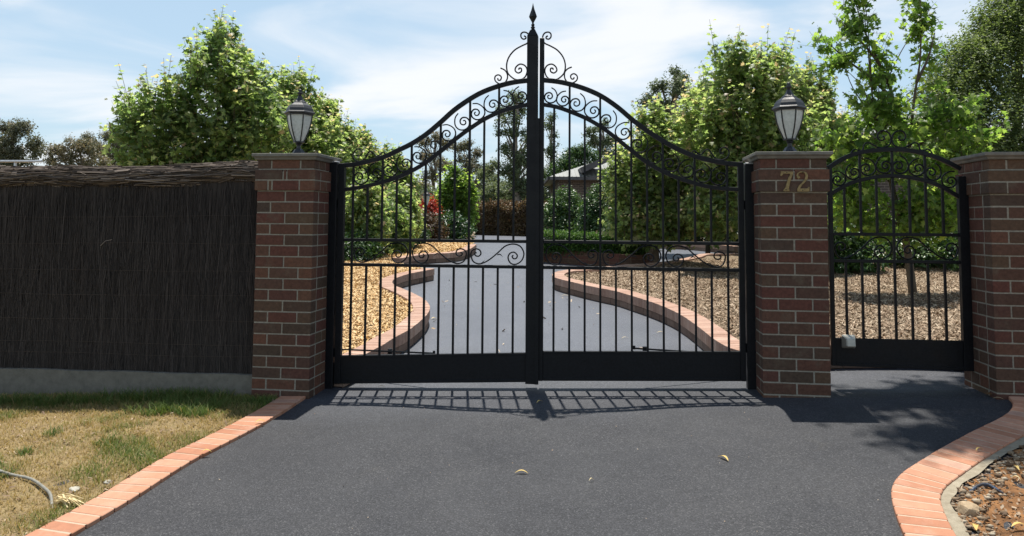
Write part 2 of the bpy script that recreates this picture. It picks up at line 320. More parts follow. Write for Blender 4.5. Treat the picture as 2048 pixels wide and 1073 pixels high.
# ------------------------------------------------------------------ terrain sheets
def sheet(name, xs, ys, zf, m, kind='structure', parent=None, keep=None):
    X, Y = np.meshgrid(xs, ys); Z = zf(X, Y); V = np.stack([X, Y, Z], -1).reshape(-1, 3)
    nx, ny = len(xs), len(ys); i, j = np.meshgrid(np.arange(nx - 1), np.arange(ny - 1)); a = (j * nx + i).ravel()
    q = np.stack([a, a + 1, a + 1 + nx, a + nx], -1)
    if keep is not None:
        cxs = (X[:-1, :-1] + X[1:, 1:]).ravel() / 2; cys = (Y[:-1, :-1] + Y[1:, 1:]).ravel() / 2
        q = q[keep(cxs, cys)]
        u, inv = np.unique(q.ravel(), return_inverse=True); V = V[u]; q = inv.reshape(-1, 4)
    o = fastmesh(name, V, q.ravel(), np.full(len(q), 4), np.full(len(V), .5), m, parent, True)
    if kind: o['kind'] = kind
    return o
def nonlin(a, b, n): return np.linspace(a, b, n)
gx = np.concatenate([np.linspace(-420, -15, 16), np.linspace(-14, 14, 60), np.linspace(15, 420, 16)])
gy = np.concatenate([np.linspace(-60, 1, 6), np.linspace(1.2, 45, 150), np.linspace(47, 400, 22)])
sheet('ground', gx, gy, lambda X, Y: H(X, Y) - .012, M['base'])
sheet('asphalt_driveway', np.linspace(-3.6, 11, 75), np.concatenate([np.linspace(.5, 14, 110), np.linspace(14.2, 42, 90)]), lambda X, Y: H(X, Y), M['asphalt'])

def inpoly(px, py, poly):
    r = np.zeros(len(px), bool); n = len(poly); j = n - 1
    for i in range(n):
        xi, yi = poly[i][:2]; xj, yj = poly[j][:2]
        c = ((yi > py) != (yj > py)) & (px < (xj - xi) * (py - yi) / (yj - yi + 1e-12) + xi); r ^= c; j = i
    return r
def wob(X, Y, s=1., a=1.):
    return a * (np.sin(X * 2.3 * s + 1.1) * np.cos(Y * 1.9 * s + .4) * .5 + np.sin(X * 5.7 * s + Y * 4.1 * s) * .25 + np.sin(X * 11.3 * s - Y * 9.7 * s + 2) * .12)

# ------------------------------------------------------------------ edging of the crossover (paver bands)
def resample(P, step):
    P = np.array(P, float); d = np.r_[0, np.cumsum(np.linalg.norm(np.diff(P[:, :2], axis=0), axis=1))]
    n = max(2, int(round(d[-1] / step)) + 1); s = np.linspace(0, d[-1], n)
    return np.stack([np.interp(s, d, P[:, k]) for k in range(P.shape[1])], -1)
def offset(P, w):
    T = np.gradient(P[:, :2], axis=0); T /= np.linalg.norm(T, axis=1)[:, None] + 1e-9
    Q = P.copy(); Q[:, 0] += -T[:, 1] * w; Q[:, 1] += T[:, 0] * w; return Q
def paver_band(name, label, edge, width, pitch=.087, top=.022, joint=.008):
    """edge: outline next to the asphalt, bricks laid as headers on the side 'width' (signed)"""
    root = thing(name, label, 'brick edging', edge[len(edge) // 2])
    E_ = resample([p[:2] for p in edge], pitch); O_ = offset(E_, width)
    mb = MB(); mm = MB()
    for i in range(len(E_) - 1):
        a, b_, c_, d_ = E_[i], E_[i + 1], O_[i + 1], O_[i]
        dirv = (b_ - a) / np.linalg.norm(b_ - a); j = joint / 2
        q = [a + dirv * j, b_ - dirv * j, c_ - dirv * j, d_ + dirv * j]
        jit = rng.normal(0, .0005, 4); tl = top + rng.normal(0, .0006)
        V = [(x, y, H(x, y) - .04) for x, y in q] + [(x, y, H(x, y) + tl + jit[k] * .6) for k, (x, y) in enumerate(q)]
        fs = [(4, 5, 6, 7), (0, 1, 5, 4), (1, 2, 6, 5), (2, 3, 7, 6), (3, 0, 4, 7)]
        if width < 0: fs = [f[::-1] for f in fs]
        mb.add(V, fs, 0, float(rng.random()))
    I2 = offset(E_, width * .03); O2 = offset(E_, width * .97)
    for i in range(len(E_) - 1):
        V = [(*I2[i], 0), (*I2[i + 1], 0), (*O2[i + 1], 0), (*O2[i], 0)]
        V = [(x, y, H(x, y) + top - .0019) for x, y, _ in V]
        mm.add(V, [(0, 1, 2, 3)] if width > 0 else [(3, 2, 1, 0)])
    mb.build('pavers', M['paver'], root, bevel=.0035); mm.build('mortar_bed', M['pmortar'], root)
    return E_, O_
L_edge_px = [(40, 1135), (150, 1072), (272, 1000), (380, 930), (452, 892), (520, 856), (560, 832), (600, 806), (628, 787), (650, 772)]
LE = [hit(x, y) for x, y in L_edge_px]; LE = catmull(LE, 4)
LEe, LEo = paver_band('brick_edging', 'straight orange brick edging between the lawn and the driveway', LE, .205)
R_edge_px = [(1840, 1140), (1806, 1072), (1787, 1020), (1783, 985), (1800, 957), (1836, 932), (1885, 902), (1940, 872), (1985, 850), (2012, 835), (2026, 818), (2020, 802), (2000, 790), (1960, 775)]
RE = [hit(x, y) for x, y in R_edge_px]; RE = catmull(RE, 4)
REe, REo = paver_band('brick_edging', 'curved orange brick edging sweeping round the soil by the right pillar', RE, -.215)
# mortar haunch beside the curved edging
hp = MB(); A_ = REo; B_ = offset(REe, -.266)
ph_ = np.arange(len(B_)); Bj = offset(B_, 0) ; Bj = B_ + np.stack([np.sin(ph_ * .55) + .6 * np.sin(ph_ * 1.3 + 1), np.cos(ph_ * .43) + .6 * np.sin(ph_ * 1.7)], -1) * .011
for i in range(len(A_) - 1):
    hp.add([(*A_[i], H(*A_[i]) + .012), (*A_[i + 1], H(*A_[i + 1]) + .012), (*Bj[i + 1], H(*Bj[i + 1]) + .016), (*Bj[i], H(*Bj[i]) + .016)], [(3, 2, 1, 0)])
o = hp.build('concrete_haunch', M['haunch']); tag(o, 'pale mortar haunch along the outer rim of the curved brick edging', 'haunch')

# lawn and verge soil sheets
def xl(Y): o_ = LEo[np.argsort(LEo[:, 1])]; return np.interp(Y, o_[:, 1], o_[:, 0])
lawn_poly = [(-11, 1), *[tuple(p) for p in LEo if p[1] < 5.86], (-2.0, 5.9), (-2.0, 6.15), (-11, 7.6)]
def lawnz(X, Y): return H(X, Y) + .008 + wob(X, Y, 1.5, .010)
sheet('lawn_ground', np.arange(-8, -1.2, .05), np.arange(1.6, 7.3, .05), lawnz, M['lawnbase'], keep=lambda x, y: inpoly(x + .02, y, lawn_poly))
soil_poly = [tuple(p) for p in Bj] + [(3.3, 5.25), (9, 4.6), (9, 1), (tuple(Bj[0])[0], 1)]
def soilz(X, Y): return H(X, Y) + .006 + wob(X, Y, 2.0, .012) + .02 * np.clip((X - 2.6), 0, 1)
sheet('bare_soil', np.arange(1.4, 8, .05), np.arange(1.2, 5.4, .05), soilz, M['soil'], keep=lambda x, y: inpoly(x - .02, y, soil_poly))

# ------------------------------------------------------------------ brick pillars
def pillar(name, label, B, ncourse, closers=False):
    root = thing(name, label, 'brick pillar', (B[0], B[1], B[2] - 1.75)); mb = MB(); mo = MB()
    up = np.array([0, 0, 1.])
    def bx(x0, x1, y0, y1, z0, z1, m_, c_):
        mb.box(B + LD * x0 + LN * y0 + up * (z0 - 0), LD * (x1 - x0), LN * (y1 - y0), up * (z1 - z0), m_, c_)
    W_ = .47
    for k in range(-1, ncourse):
        zt = -.086 * k; z1 = zt - .0; z0 = zt - .076     # course k lies under joint k
        cor = k in (0, 1); e = .015 if cor else 0.
        A = [(0, .23), (.24, .47)]; Bc = [(0, .11), (.12, .35), (.36, .47)]
        if cor:
            A = ([(-e, .215), (.225, .245), (.255, .47 + e)] if closers else [(-e, .23), (.24, .47 + e)]) if k == 0 else A
            Bc = [(-e, .09), (.10, .125), (.135, .35), (.36, .47 + e)] if closers else [(-e, .106), (.116, .35), (.36, .47 + e)]
        odd = (k % 2 == 0)
        fr = A if odd else Bc; sd_ = Bc if odd else A
        if cor and k == 0: sd_ = [(-e, .105), (.115, .35), (.36, .47 + e)]
        if cor and k == 1: sd_ = [(-e, .23), (.24, .47 + e)]
        D = .10
        for (a, b_) in fr:
            j = float(np.clip(rng.normal(0, .0014), -.002, .002))
            bx(a + .0005, b_ - .0005, -e + j, D, z0, z1, 0, float(rng.random())); bx(a, b_, .47 - D, .47 + e, z0, z1, 0, float(rng.random()))
        for (a, b_) in sd_:
            a2, b2 = max(a, D + .01), min(b_, .47 - D - .01)
            if b2 - a2 < .02: continue
            c_ = float(rng.random())
            bx(-e, D, a2, b2, z0, z1, 0, c_); bx(.47 - D, .47 + e, a2, b2, z0, z1, 0, float(rng.random()))
    bo = mb.build('brickwork', M['brick'], root, bevel=.003)
    r = .0035
    mo.box(B + LD * r + LN * r + up * (-.086 * ncourse), LD * (W_ - 2 * r), LN * (W_ - 2 * r), up * (.086 * (ncourse + 1) - .012))
    e_ = .015
    mo.box(B + LD * (r - e_) + LN * (r - e_) + up * (-.086 * 2 + .012), LD * (W_ - 2 * r + 2 * e_), LN * (W_ - 2 * r + 2 * e_), up * (.086 * 2 - .026))
    mo.build('mortar', M['mortar'], root)
    # moulded cap
    cp = MB(); prof = [(.0, .086), (.012, .086), (.018, .094), (.022, .103), (.034, .112), (.037, .116), (.037, .134), (.034, .137), (-.02, .141)]
    V = []
    for e, z in prof:
        for (sx, sy) in ((0, 0), (1, 0), (1, 1), (0, 1)):
            V.append(B + LD * (-e if sx == 0 else W_ + e) + LN * (-e if sy == 0 else W_ + e) + up * (z - .008))
    Fc = []
    for i in range(len(prof) - 1):
        for j in range(4): Fc.append((i * 4 + j, i * 4 + (j + 1) % 4, (i + 1) * 4 + (j + 1) % 4, (i + 1) * 4 + j))
    Fc.append((3, 2, 1, 0)); n_ = (len(prof) - 1) * 4; Fc.append((n_, n_ + 1, n_ + 2, n_ + 3))
    cp.add(V, Fc); cp.build('cap', M['cap'], root, bevel=.002)
    return root
pillar('brick_pillar', 'brick gate pillar with a lantern on top next to the brushwood fence', BL, 23, True)
pillar('brick_pillar', 'brick gate pillar bearing the house number between the two gates', BR, 21)
pillar('brick_pillar', 'brick pillar without a lantern on the far side of the small side gate', BT, 20)

# house number
num = thing('house_number', 'brass house number 72 screwed to the brick pillar', 'house number', BR + LD * .25 - LN * .03 + np.array([0, 0, -.086]))
def digit(px, screws):
    P0 = BR - LN * .0165; pts = [onplane(1460 + x / 8.94, 290 + y / 8.94, P0, LN) for x, y in px]
    bm = bmesh.new(); vs = [bm.verts.new(p) for p in pts]; f = bm.faces.new(vs); bm.normal_update()
    if f.normal.dot(Vector(-LN)) < 0: f.normal_flip()
    ex = bmesh.ops.extrude_face_region(bm, geom=[f]); vv = [g for g in ex['geom'] if isinstance(g, bmesh.types.BMVert)]
    bmesh.ops.translate(bm, verts=vv, vec=Vector(-LN) * .008); bmesh.ops.recalc_face_normals(bm, faces=bm.faces)
    me = bpy.data.meshes.new('digit'); bm.to_mesh(me); bm.free(); me.materials.append(M['brass']); o = link(bpy.data.objects.new('digit', me), num)
    b = o.modifiers.new('bevel', 'BEVEL'); b.width = .0018; b.segments = 2; b.limit_method = 'ANGLE'
    for x, y in screws:
        c_ = onplane(1460 + x / 8.94, 290 + y / 8.94, P0 - LN * .008, LN); mb = MB(); mb.tube([c_, c_ - LN * .002], .0042, 8)
        so = mb.build('screw', M['screw'], None); so.parent = o; so.matrix_parent_inverse = Matrix.Identity(4); so.matrix_world = Matrix.Identity(4)
        so.parent = o; so.matrix_parent_inverse = Matrix.Translation(-Vector(num.location)) @ Matrix.Translation(Vector(num.location))
    return o
digit([(905, 475), (1130, 480), (1130, 512), (1095, 590), (1070, 690), (1052, 775), (1062, 832), (945, 834), (955, 805), (985, 775), (1005, 700), (1035, 600), (1075, 528), (1060, 520), (955, 523), (920, 560), (897, 556)], [(1015, 498), (1003, 805)])
digit([(1200, 838), (1200, 790), (1225, 735), (1280, 680), (1330, 620), (1345, 560), (1335, 515), (1300, 498), (1255, 500), (1225, 520), (1215, 550), (1245, 565), (1250, 600), (1220, 612), (1190, 590), (1182, 545), (1205, 500), (1260, 475), (1320, 475), (1375, 505), (1393, 560), (1385, 610), (1345, 665), (1290, 720), (1250, 780), (1380, 782), (1400, 755), (1422, 755), (1415, 840)], [(1305, 490), (1300, 812)])

# ------------------------------------------------------------------ lanterns on the pillars
sc_ = lambda P: [(r_ * 1.18, z_ * 1.11) for r_, z_ in P]
def lantern(label, base, rot, group):
    K1, K2 = 1.18, 1.11
    t_ = thing('pillar_lantern', label, 'lantern', base, group); b = base; sc = 1.
    m_ = MB(); m_.lathe(b, sc_([(.062, 0), (.06, .012), (.044, .022), (.030, .045), (.018, .052)]), 6, rot); m_.build('base', M['lampmetal'], t_, bevel=.001)
    m_ = MB(); m_.lathe(b, sc_([(.015, .05), (.014, .075), (.024, .085), (.02, .092), (.034, .102)]), 10, rot); m_.build('neck', M['lampmetal'], t_)
    g = MB(); prof = sc_([(.030, .10), (.045, .135), (.062, .18), (.076, .23), (.084, .28), (.086, .305)])
    g.lathe(b, prof, 6, rot); g.build('glass', M['glass'], t_)
    fr = MB()
    for j in range(6):
        an = rot + j * math.pi / 3; dv = np.array([math.cos(an), math.sin(an), 0])
        fr.tube([b + dv * (r + .002) + np.array([0, 0, z]) for r, z in prof], .0058, 4)
    for r, z in sc_([(.036, .102), (.092, .304)]):
        ring = [b + np.array([math.cos(rot + j * math.pi / 3), math.sin(rot + j * math.pi / 3), 0]) * r + np.array([0, 0, z]) for j in range(7)]; fr.tube(ring, .007, 4)
    fr.build('frame', M['lampmetal'], t_)
    rf = MB(); rf.lathe(b, sc_([(.086, .302), (.108, .312), (.108, .320), (.098, .330), (.093, .350), (.078, .372), (.055, .388), (.048, .392), (.045, .400), (.030, .412), (.020, .430), (.014, .448)]), 6, rot); rf.build('roof', M['lampmetal'], t_, bevel=.0015)
    for j in range(6):
        pass
    f_ = MB(); f_.lathe(b, sc_([(.013, .446), (.009, .456), (.018, .464), (.019, .472), (.009, .478), (.013, .486), (.011, .494), (.003, .50)]), 10, rot); f_.build('finial', M['lampmetal'], t_, smooth=True)
    return t_
cL = BL + LD * .235 + LN * .235 + np.array([0, 0, .133]); cR = BR + LD * .268 + LN * .235 + np.array([0, 0, .133])
lantern('black lantern with frosted panes on the pillar by the brushwood fence', cL, math.pi / 6 * 0 + .05 + math.pi / 3, 'lanterns on the gate pillars')
lantern('black lantern with frosted panes on the pillar carrying the house number', cR, math.pi / 6 + .12, 'lanterns on the gate pillars')

# ------------------------------------------------------------------ iron gates
UP = np.array([0, 0, 1.])
def gp(s, z, off=0.): return G0 * np.array([1, 1, 0]) + LD * s + LN * off + UP * z
def bar(mb, s0, z0, s1, z1, w, dpt=.03, off=0.):
    """square bar in the gate plane from (s0,z0) to (s1,z1), w wide, dpt deep"""
    a, b = gp(s0, z0, off), gp(s1, z1, off); t = (b - a) / np.linalg.norm(b - a); side = np.cross(t, LN); side /= np.linalg.norm(side)
    mb.box(a - side * w / 2 - LN * dpt / 2, side * w, LN * dpt, b - a)
def strip(mb, pts, w, dpt):
    """bent flat bar following (s,z) points"""
    P = [gp(*p) for p in pts]; n = len(P); V = []
    for i in range(n):
        t = P[min(i + 1, n - 1)] - P[max(i - 1, 0)]; t /= np.linalg.norm(t); sd_ = np.cross(t, LN)
        for a, b in ((-1, -1), (1, -1), (1, 1), (-1, 1)): V.append(P[i] + sd_ * a * w / 2 + LN * b * dpt / 2)
    Fc = []
    for i in range(n - 1):
        for j in range(4): Fc.append((i * 4 + j, i * 4 + (j + 1) % 4, (i + 1) * 4 + (j + 1) % 4, (i + 1) * 4 + j))
    Fc += [(3, 2, 1, 0), tuple((n - 1) * 4 + j for j in range(4))]; mb.add(V, Fc)
def px2(lst, ox, oy, sc): return [gate_sz(ox + x / sc, oy + y / sc) for x, y in lst]
CS = [(-.15, 1.45), (.45, 1.15), (.85, .6), (1, 0), (.75, -.65), (.1, -1), (-.6, -.85), (-1, -.25), (-.85, .35), (-.35, .62), (.1, .4), (.2, -.05), (-.1, -.35), (-.45, -.25), (-.5, .1), (-.25, .2)]
def cscroll(parent, s, z, R, flip, ang):
    pts = []
    for u, v in CS:
        u = u * (-1 if flip else 1); pts.append((s + R * (u * math.cos(ang) - v * math.sin(ang)), z + R * (u * math.sin(ang) + v * math.cos(ang))))
    P = catmull([gp(a, b) for a, b in pts], 4); n = len(P)
    r = [.0052 + .0016 * math.sin(math.pi * i / n) for i in range(n)]
    mb = MB(); mb.tube(P, r, 6); mb.build('scroll', M['black'], parent)
SS = [(1475, 568), (1455, 575), (1462, 600), (1495, 608), (1522, 585), (1515, 545), (1475, 525), (1425, 545), (1410, 590), (1435, 665), (1500, 694), (1570, 675), (1640, 630), (1720, 562), (1800, 490), (1890, 466), (1970, 492), (2010, 570), (1985, 650), (1920, 693), (1860, 680), (1832, 620), (1855, 570), (1900, 558), (1935, 590), (1925, 625), (1895, 630), (1878, 605), (1893, 592)]
SS = [((x - 1400) / 620, (700 - y) / 242) for x, y in SS]
def sscroll(parent, s0, s1, z0, z1, flip):
    W_ = s1 - s0; pts = [((s0 + u * W_) if not flip else (s1 - u * W_), z0 + v * (z1 - z0)) for u, v in SS]
    P = catmull([gp(a, b) for a, b in pts], 4); mb = MB(); mb.tube(P, .0062, 6)
    for (u0, v0), (u1, v1), (u2, v2) in (((.50, .46), (.55, .48), (.60, .37)), ((.14, .03), (.21, .06), (.27, .20))):
        q = [(u0, v0), (u1, v1), (u2, v2)]; q = [((s0 + u * W_) if not flip else (s1 - u * W_), z0 + v * (z1 - z0)) for u, v in q]
        mb.tube(catmull([gp(a, b) for a, b in q], 4), [.005] * 5 + [.0045, .003, .002, .001], 5)
    mb.build('scroll', M['black'], parent)
def tubepx(parent, pts, ox, oy, sc, r=.006, mirror=None, name='scroll'):
    q = [((mirror - x) if mirror else x, y) for x, y in pts]; P = catmull([gp(*a) for a in px2(q, ox, oy, sc)], 4)
    mb = MB(); mb.tube(P, r, 6); mb.build(name, M['black'], parent)
def fz(A, s): return float(np.interp(s, [a[0] for a in A], [a[1] for a in A]))

upL = px2([(112, 889), (180, 885), (260, 868), (340, 845), (420, 808), (493, 772), (570, 722), (650, 655), (720, 592), (806, 532), (880, 492), (963, 462), (1040, 443), (1118, 433)], 640, 0, 2.683)
loL = px2([(118, 1020), (180, 1013), (258, 998), (338, 978), (413, 954), (490, 920), (568, 873), (650, 812), (727, 748), (806, 690), (884, 640), (963, 603), (1040, 579), (1118, 562)], 640, 0, 2.683)
upR = px2([(115, 410), (190, 418), (265, 434), (340, 458), (418, 494), (500, 550), (575, 614), (650, 670), (735, 724), (810, 765), (895, 800), (980, 822), (1062, 837), (1130, 842)], 1040, 0, 2.554)
loR = px2([(115, 535), (188, 548), (265, 575), (340, 607), (418, 652), (492, 708), (575, 775), (650, 832), (735, 880), (812, 912), (895, 938), (975, 957), (1062, 966), (1130, 970)], 1040, 0, 2.554)
def smooth(A): return [tuple(p) for p in catmull([(a[0], a[1], 0) for a in A], 3)]
def sm(A): return [(p[0], p[1]) for p in smooth(A)]
upL, loL, upR, loR = map(sm, (upL, loL, upR, loR))
ZR1, ZR2 = CAMZ - .148, CAMZ - .352
barL = [gate_sz(x, 600)[0] for x in (702, 731.3, 760.8, 790, 818.9, 848, 877.2, 906.8, 936.3, 965.5, 995, 1025.9)]
barR = [gate_sz(x, 600)[0] for x in (1107.2, 1138.5, 1169.3, 1200.6, 1231.9, 1263.5, 1295.1, 1327.1, 1358.7, 1391.4, 1423.7, 1456.8)]
def leaf_gate(side):
    if side == 'L':
        g = thing('gate_leaf', 'tall black iron gate leaf with a spear finial, hinged on the fence side pillar', 'gate leaf', gp(.55, .2), 'pair of arched driveway gate leaves')
        h0, h1, c0, c1 = .540, .592, 2.112, 2.200; bars = barL; up_, lo_ = upL, loL; full = range(0, 12, 2); band = (0, 4, 8)
        zt = lambda s: CAMZ + np.interp(s, [.56, 2.118], [-1.097, -1.028]); zb = lambda s: CAMZ + np.interp(s, [.54, 2.118], [-1.322, -1.255])
        inner0, inner1 = h1, c0
    else:
        g = thing('gate_leaf', 'tall black iron driveway gate leaf hinged on the numbered pillar side', 'gate leaf', gp(3.78, .2), 'pair of arched driveway gate leaves')
        h0, h1, c0, c1 = 3.762, 3.803, 2.214, 2.250; bars = barR; up_, lo_ = upR, loR; full = range(1, 12, 2); band = (3, 7, 11)
        zt = lambda s: CAMZ + np.interp(s, [2.222, 3.77], [-1.013, -.971]); zb = lambda s: CAMZ + np.interp(s, [2.211, 3.80], [-1.242, -1.191])
        inner0, inner1 = c1, h0
    ztop = (CAMZ + .485)
    mb = MB(); bar(mb, (h0 + h1) / 2, zb((h0 + h1) / 2), (h0 + h1) / 2, ztop, h1 - h0, .045); mb.build('hinge_stile', M['black'], g, bevel=.003)
    mb = MB()
    if side == 'L':
        bar(mb, (c0 + c1) / 2, zb(c1) - .012, (c0 + c1) / 2, CAMZ + 1.52, c1 - c0, .06)
        # chamfered shoulders and spear finial
        s_, z_ = (c0 + c1) / 2, CAMZ + 1.52; V = []
        for (w, d_, dz) in ((.044, .03, 0), (.022, .02, .045), (.018, .018, .05)):
            for a, b in ((-1, -1), (1, -1), (1, 1), (-1, 1)): V.append(gp(s_ + a * w, z_ + dz, b * d_))
        mb.add(V, [(0, 1, 5, 4), (1, 2, 6, 5), (2, 3, 7, 6), (3, 0, 4, 7), (4, 5, 9, 8), (5, 6, 10, 9), (6, 7, 11, 10), (7, 4, 8, 11), (8, 9, 10, 11)])
        mb.build('meeting_stile', M['black'], g, bevel=.003)
        f = MB(); f.lathe(gp(s_, z_ + .048), [(.016, 0), (.019, .006), (.012, .012), (.018, .020), (.018, .026), (.010, .033), (.014, .042), (.014, .048), (.007, .056), (.009, .066), (.033, .112), (.026, .135), (.012, .175), (.005, .205), (.001, .225)], 4, TH * -1 + math.pi / 4 * 0); f.build('spear_finial', M['black'], g)
        cv = MB(); bar(cv, 2.202, zb(c1) - .012, 2.202, gate_sz(1078, 238)[1], .03, .008, -.033); cv.build('cover_strip', M['black'], g)
    else:
        bar(mb, (c0 + c1) / 2, zb(c0), (c0 + c1) / 2, CAMZ + 1.50, c1 - c0, .04); mb.build('meeting_stile', M['black'], g, bevel=.003)
    # kick plate
    mb = MB(); a, b_ = (inner0, inner1)
    P = [gp(a, zb(a), -.012), gp(b_, zb(b_), -.012), gp(b_, zt(b_), -.012), gp(a, zt(a), -.012)]; P += [p + LN * .024 for p in P]
    mb.add(P, [(0, 1, 2, 3), (7, 6, 5, 4), (0, 4, 5, 1), (1, 5, 6, 2), (2, 6, 7, 3), (3, 7, 4, 0)])
    mb.build('kick_plate', M['black'], g, bevel=.002)
    mb = MB(); bar(mb, a, zb(a) + .012, b_, zb(b_) + .012, .024, .034); mb.build('bottom_rail', M['black'], g, bevel=.002)
    mb = MB(); bar(mb, a, zt(a) - .008, b_, zt(b_) - .008, .020, .030); mb.build('plate_rail', M['black'], g, bevel=.002)
    mb = MB(); bar(mb, a, ZR1, b_, ZR1, .026, .026); mb.build('rail', M['black'], g, bevel=.002)
    mb = MB(); bar(mb, a, ZR2, b_, ZR2, .026, .026); mb.build('rail', M['black'], g, bevel=.002)
    mb = MB(); strip(mb, up_, .036, .032); mb.build('arched_rail', M['black'], g, bevel=.002)
    mb = MB(); strip(mb, lo_, .031, .028); mb.build('arched_rail', M['black'], g, bevel=.002)
    for i, s in enumerate(bars):
        mb = MB(); w = .0165
        bar(mb, s, zt(s), s, ZR2 - .012, w, w)
        if i in band: bar(mb, s, ZR2 + .012, s, ZR1 - .012, w, w)
        bar(mb, s, ZR1 + .012, s, fz(lo_, s) - .012, w, w)
        if i in full: bar(mb, s, fz(lo_, s) + .014, s, fz(up_, s) - .016, w, w)
        mb.build('bar', M['black'], g)
    # scrolls between the arches
    stops = [bars[i] for i in full]; stops = sorted(stops + [inner1 if side == 'L' else inner0])
    for a, b_ in zip(stops[:-1], stops[1:]):
        w = b_ - a
        for k, u in enumerate((.27, .73)):
            s = a + w * u; sl = (fz(lo_, s + .03) - fz(lo_, s - .03)) / .06; ang = math.atan(sl) * .8
            gap = (fz(up_, s) - fz(lo_, s)) * math.cos(ang); R = w * .245 * min(1, gap / .19)
            z = fz(lo_, s) + .018 + R * (1.02 + .08) / math.cos(ang) * 1
            cscroll(g, s, z, R, k == 1, ang)
    bs = [bars[i] for i in band]
    if side == 'L':
        for (a, b_), fl in zip(((bs[0], bs[1]), (bs[1], bs[2]), (bs[2], inner1)), (False, True, False)): sscroll(g, a + .012, b_ - .012, ZR2 + .016, ZR1 - .016, fl)
    else:
        for (a, b_), fl in zip(((inner0, bs[0]), (bs[0], bs[1]), (bs[1], bs[2])), (True, False, True)): sscroll(g, a + .012, b_ - .012, ZR2 + .016, ZR1 - .016, fl)
    big = [(405, 312), (425, 322), (425, 343), (395, 350), (370, 325), (372, 285), (405, 266), (448, 282), (468, 330), (447, 395), (380, 430), (295, 480), (228, 560), (199, 650), (207, 740), (245, 793), (305, 832), (370, 832), (422, 795), (443, 725), (418, 668), (360, 648), (312, 680), (300, 725), (335, 754), (373, 735), (372, 700), (348, 698), (343, 715)]
    small = [(125, 695), (178, 722), (208, 775), (202, 832), (168, 874), (112, 884), (62, 845), (62, 795), (100, 776), (134, 800), (125, 838), (98, 838), (92, 815)]
    tubepx(g, big, 980, 20, 5.96, .0065, None if side == 'L' else 1096)
    if side == 'L': tubepx(g, small, 980, 20, 5.96, .0062)
    else: tubepx(g, [(975, 683), (925, 705), (890, 750), (893, 820), (930, 865), (985, 872), (1035, 838), (1038, 790), (1000, 762), (962, 785), (970, 822), (995, 825), (1003, 805)], 980, 20, 5.96, .0062)
    if side == 'L': tubepx(g, [(198, 832), (213, 838), (227, 822), (215, 803), (192, 806), (177, 832), (184, 857), (212, 868), (240, 853), (258, 822), (275, 813), (292, 830), (303, 841), (320, 832), (338, 818), (352, 828)], 640, 0, 2.683, .006)
    else: tubepx(g, [(1041, 785), (1024, 784), (1022, 765), (1045, 753), (1067, 772), (1062, 802), (1030, 818), (995, 808), (975, 778), (958, 764), (942, 772), (925, 791), (905, 783), (890, 772), (878, 780)], 1040, 0, 2.554, .006)
    # swing arm rod behind the leaf
    r_ = MB()
    if side == 'L':
        A_, Bp = onplane(868, 707, G0 + LN * .05, LN), onplane(676, 699, G0 + LN * .42, LN); mid = onplane(780, 703, G0 + LN * .25, LN)
    else:
        A_, Bp = onplane(1268, 697, G0 + LN * .05, LN), onplane(1500, 712, G0 + LN * .42, LN); mid = onplane(1290, 699, G0 + LN * .08, LN)
    r_.tube([A_, Bp], .0075, 6); r_.tube([mid - UP * .02, mid + UP * .02], .02, 8); r_.tube([A_ - UP * .008, A_ + UP * .02], .011, 8); r_.build('swing_arm', M['black'], g)
    # hinges
    hs_ = h0 if side == 'L' else h1
    for z in (zb(hs_) + .25, CAMZ + .15):
        mb = MB(); mb.tube([gp(hs_, z - .035), gp(hs_, z + .035)], .014, 10); mb.build('hinge', M['black'], g)
    return g
leaf_gate('L'); leaf_gate('R')
for (s0, s1, zt_, zb_, lb) in ((.455, .533, .49, -1.5, 'thick square steel hinge post against the fence side pillar'), (3.812, 3.885, .465, -1.4, 'thick square steel hinge post against the numbered pillar')):
    p = thing('gate_post', lb, 'gate post', gp((s0 + s1) / 2, CAMZ + zb_)); mb = MB(); bar(mb, (s0 + s1) / 2, CAMZ + zb_, (s0 + s1) / 2, CAMZ + zt_, s1 - s0, s1 - s0); mb.build('post', M['black'], p, bevel=.004)
    mb = MB(); bar(mb, (s0 + s1) / 2, CAMZ + zt_ + .001, (s0 + s1) / 2, CAMZ + zt_ + .012, s1 - s0 - .004, s1 - s0 - .004); mb.build('end_cap', M['galv'], p, bevel=.003)

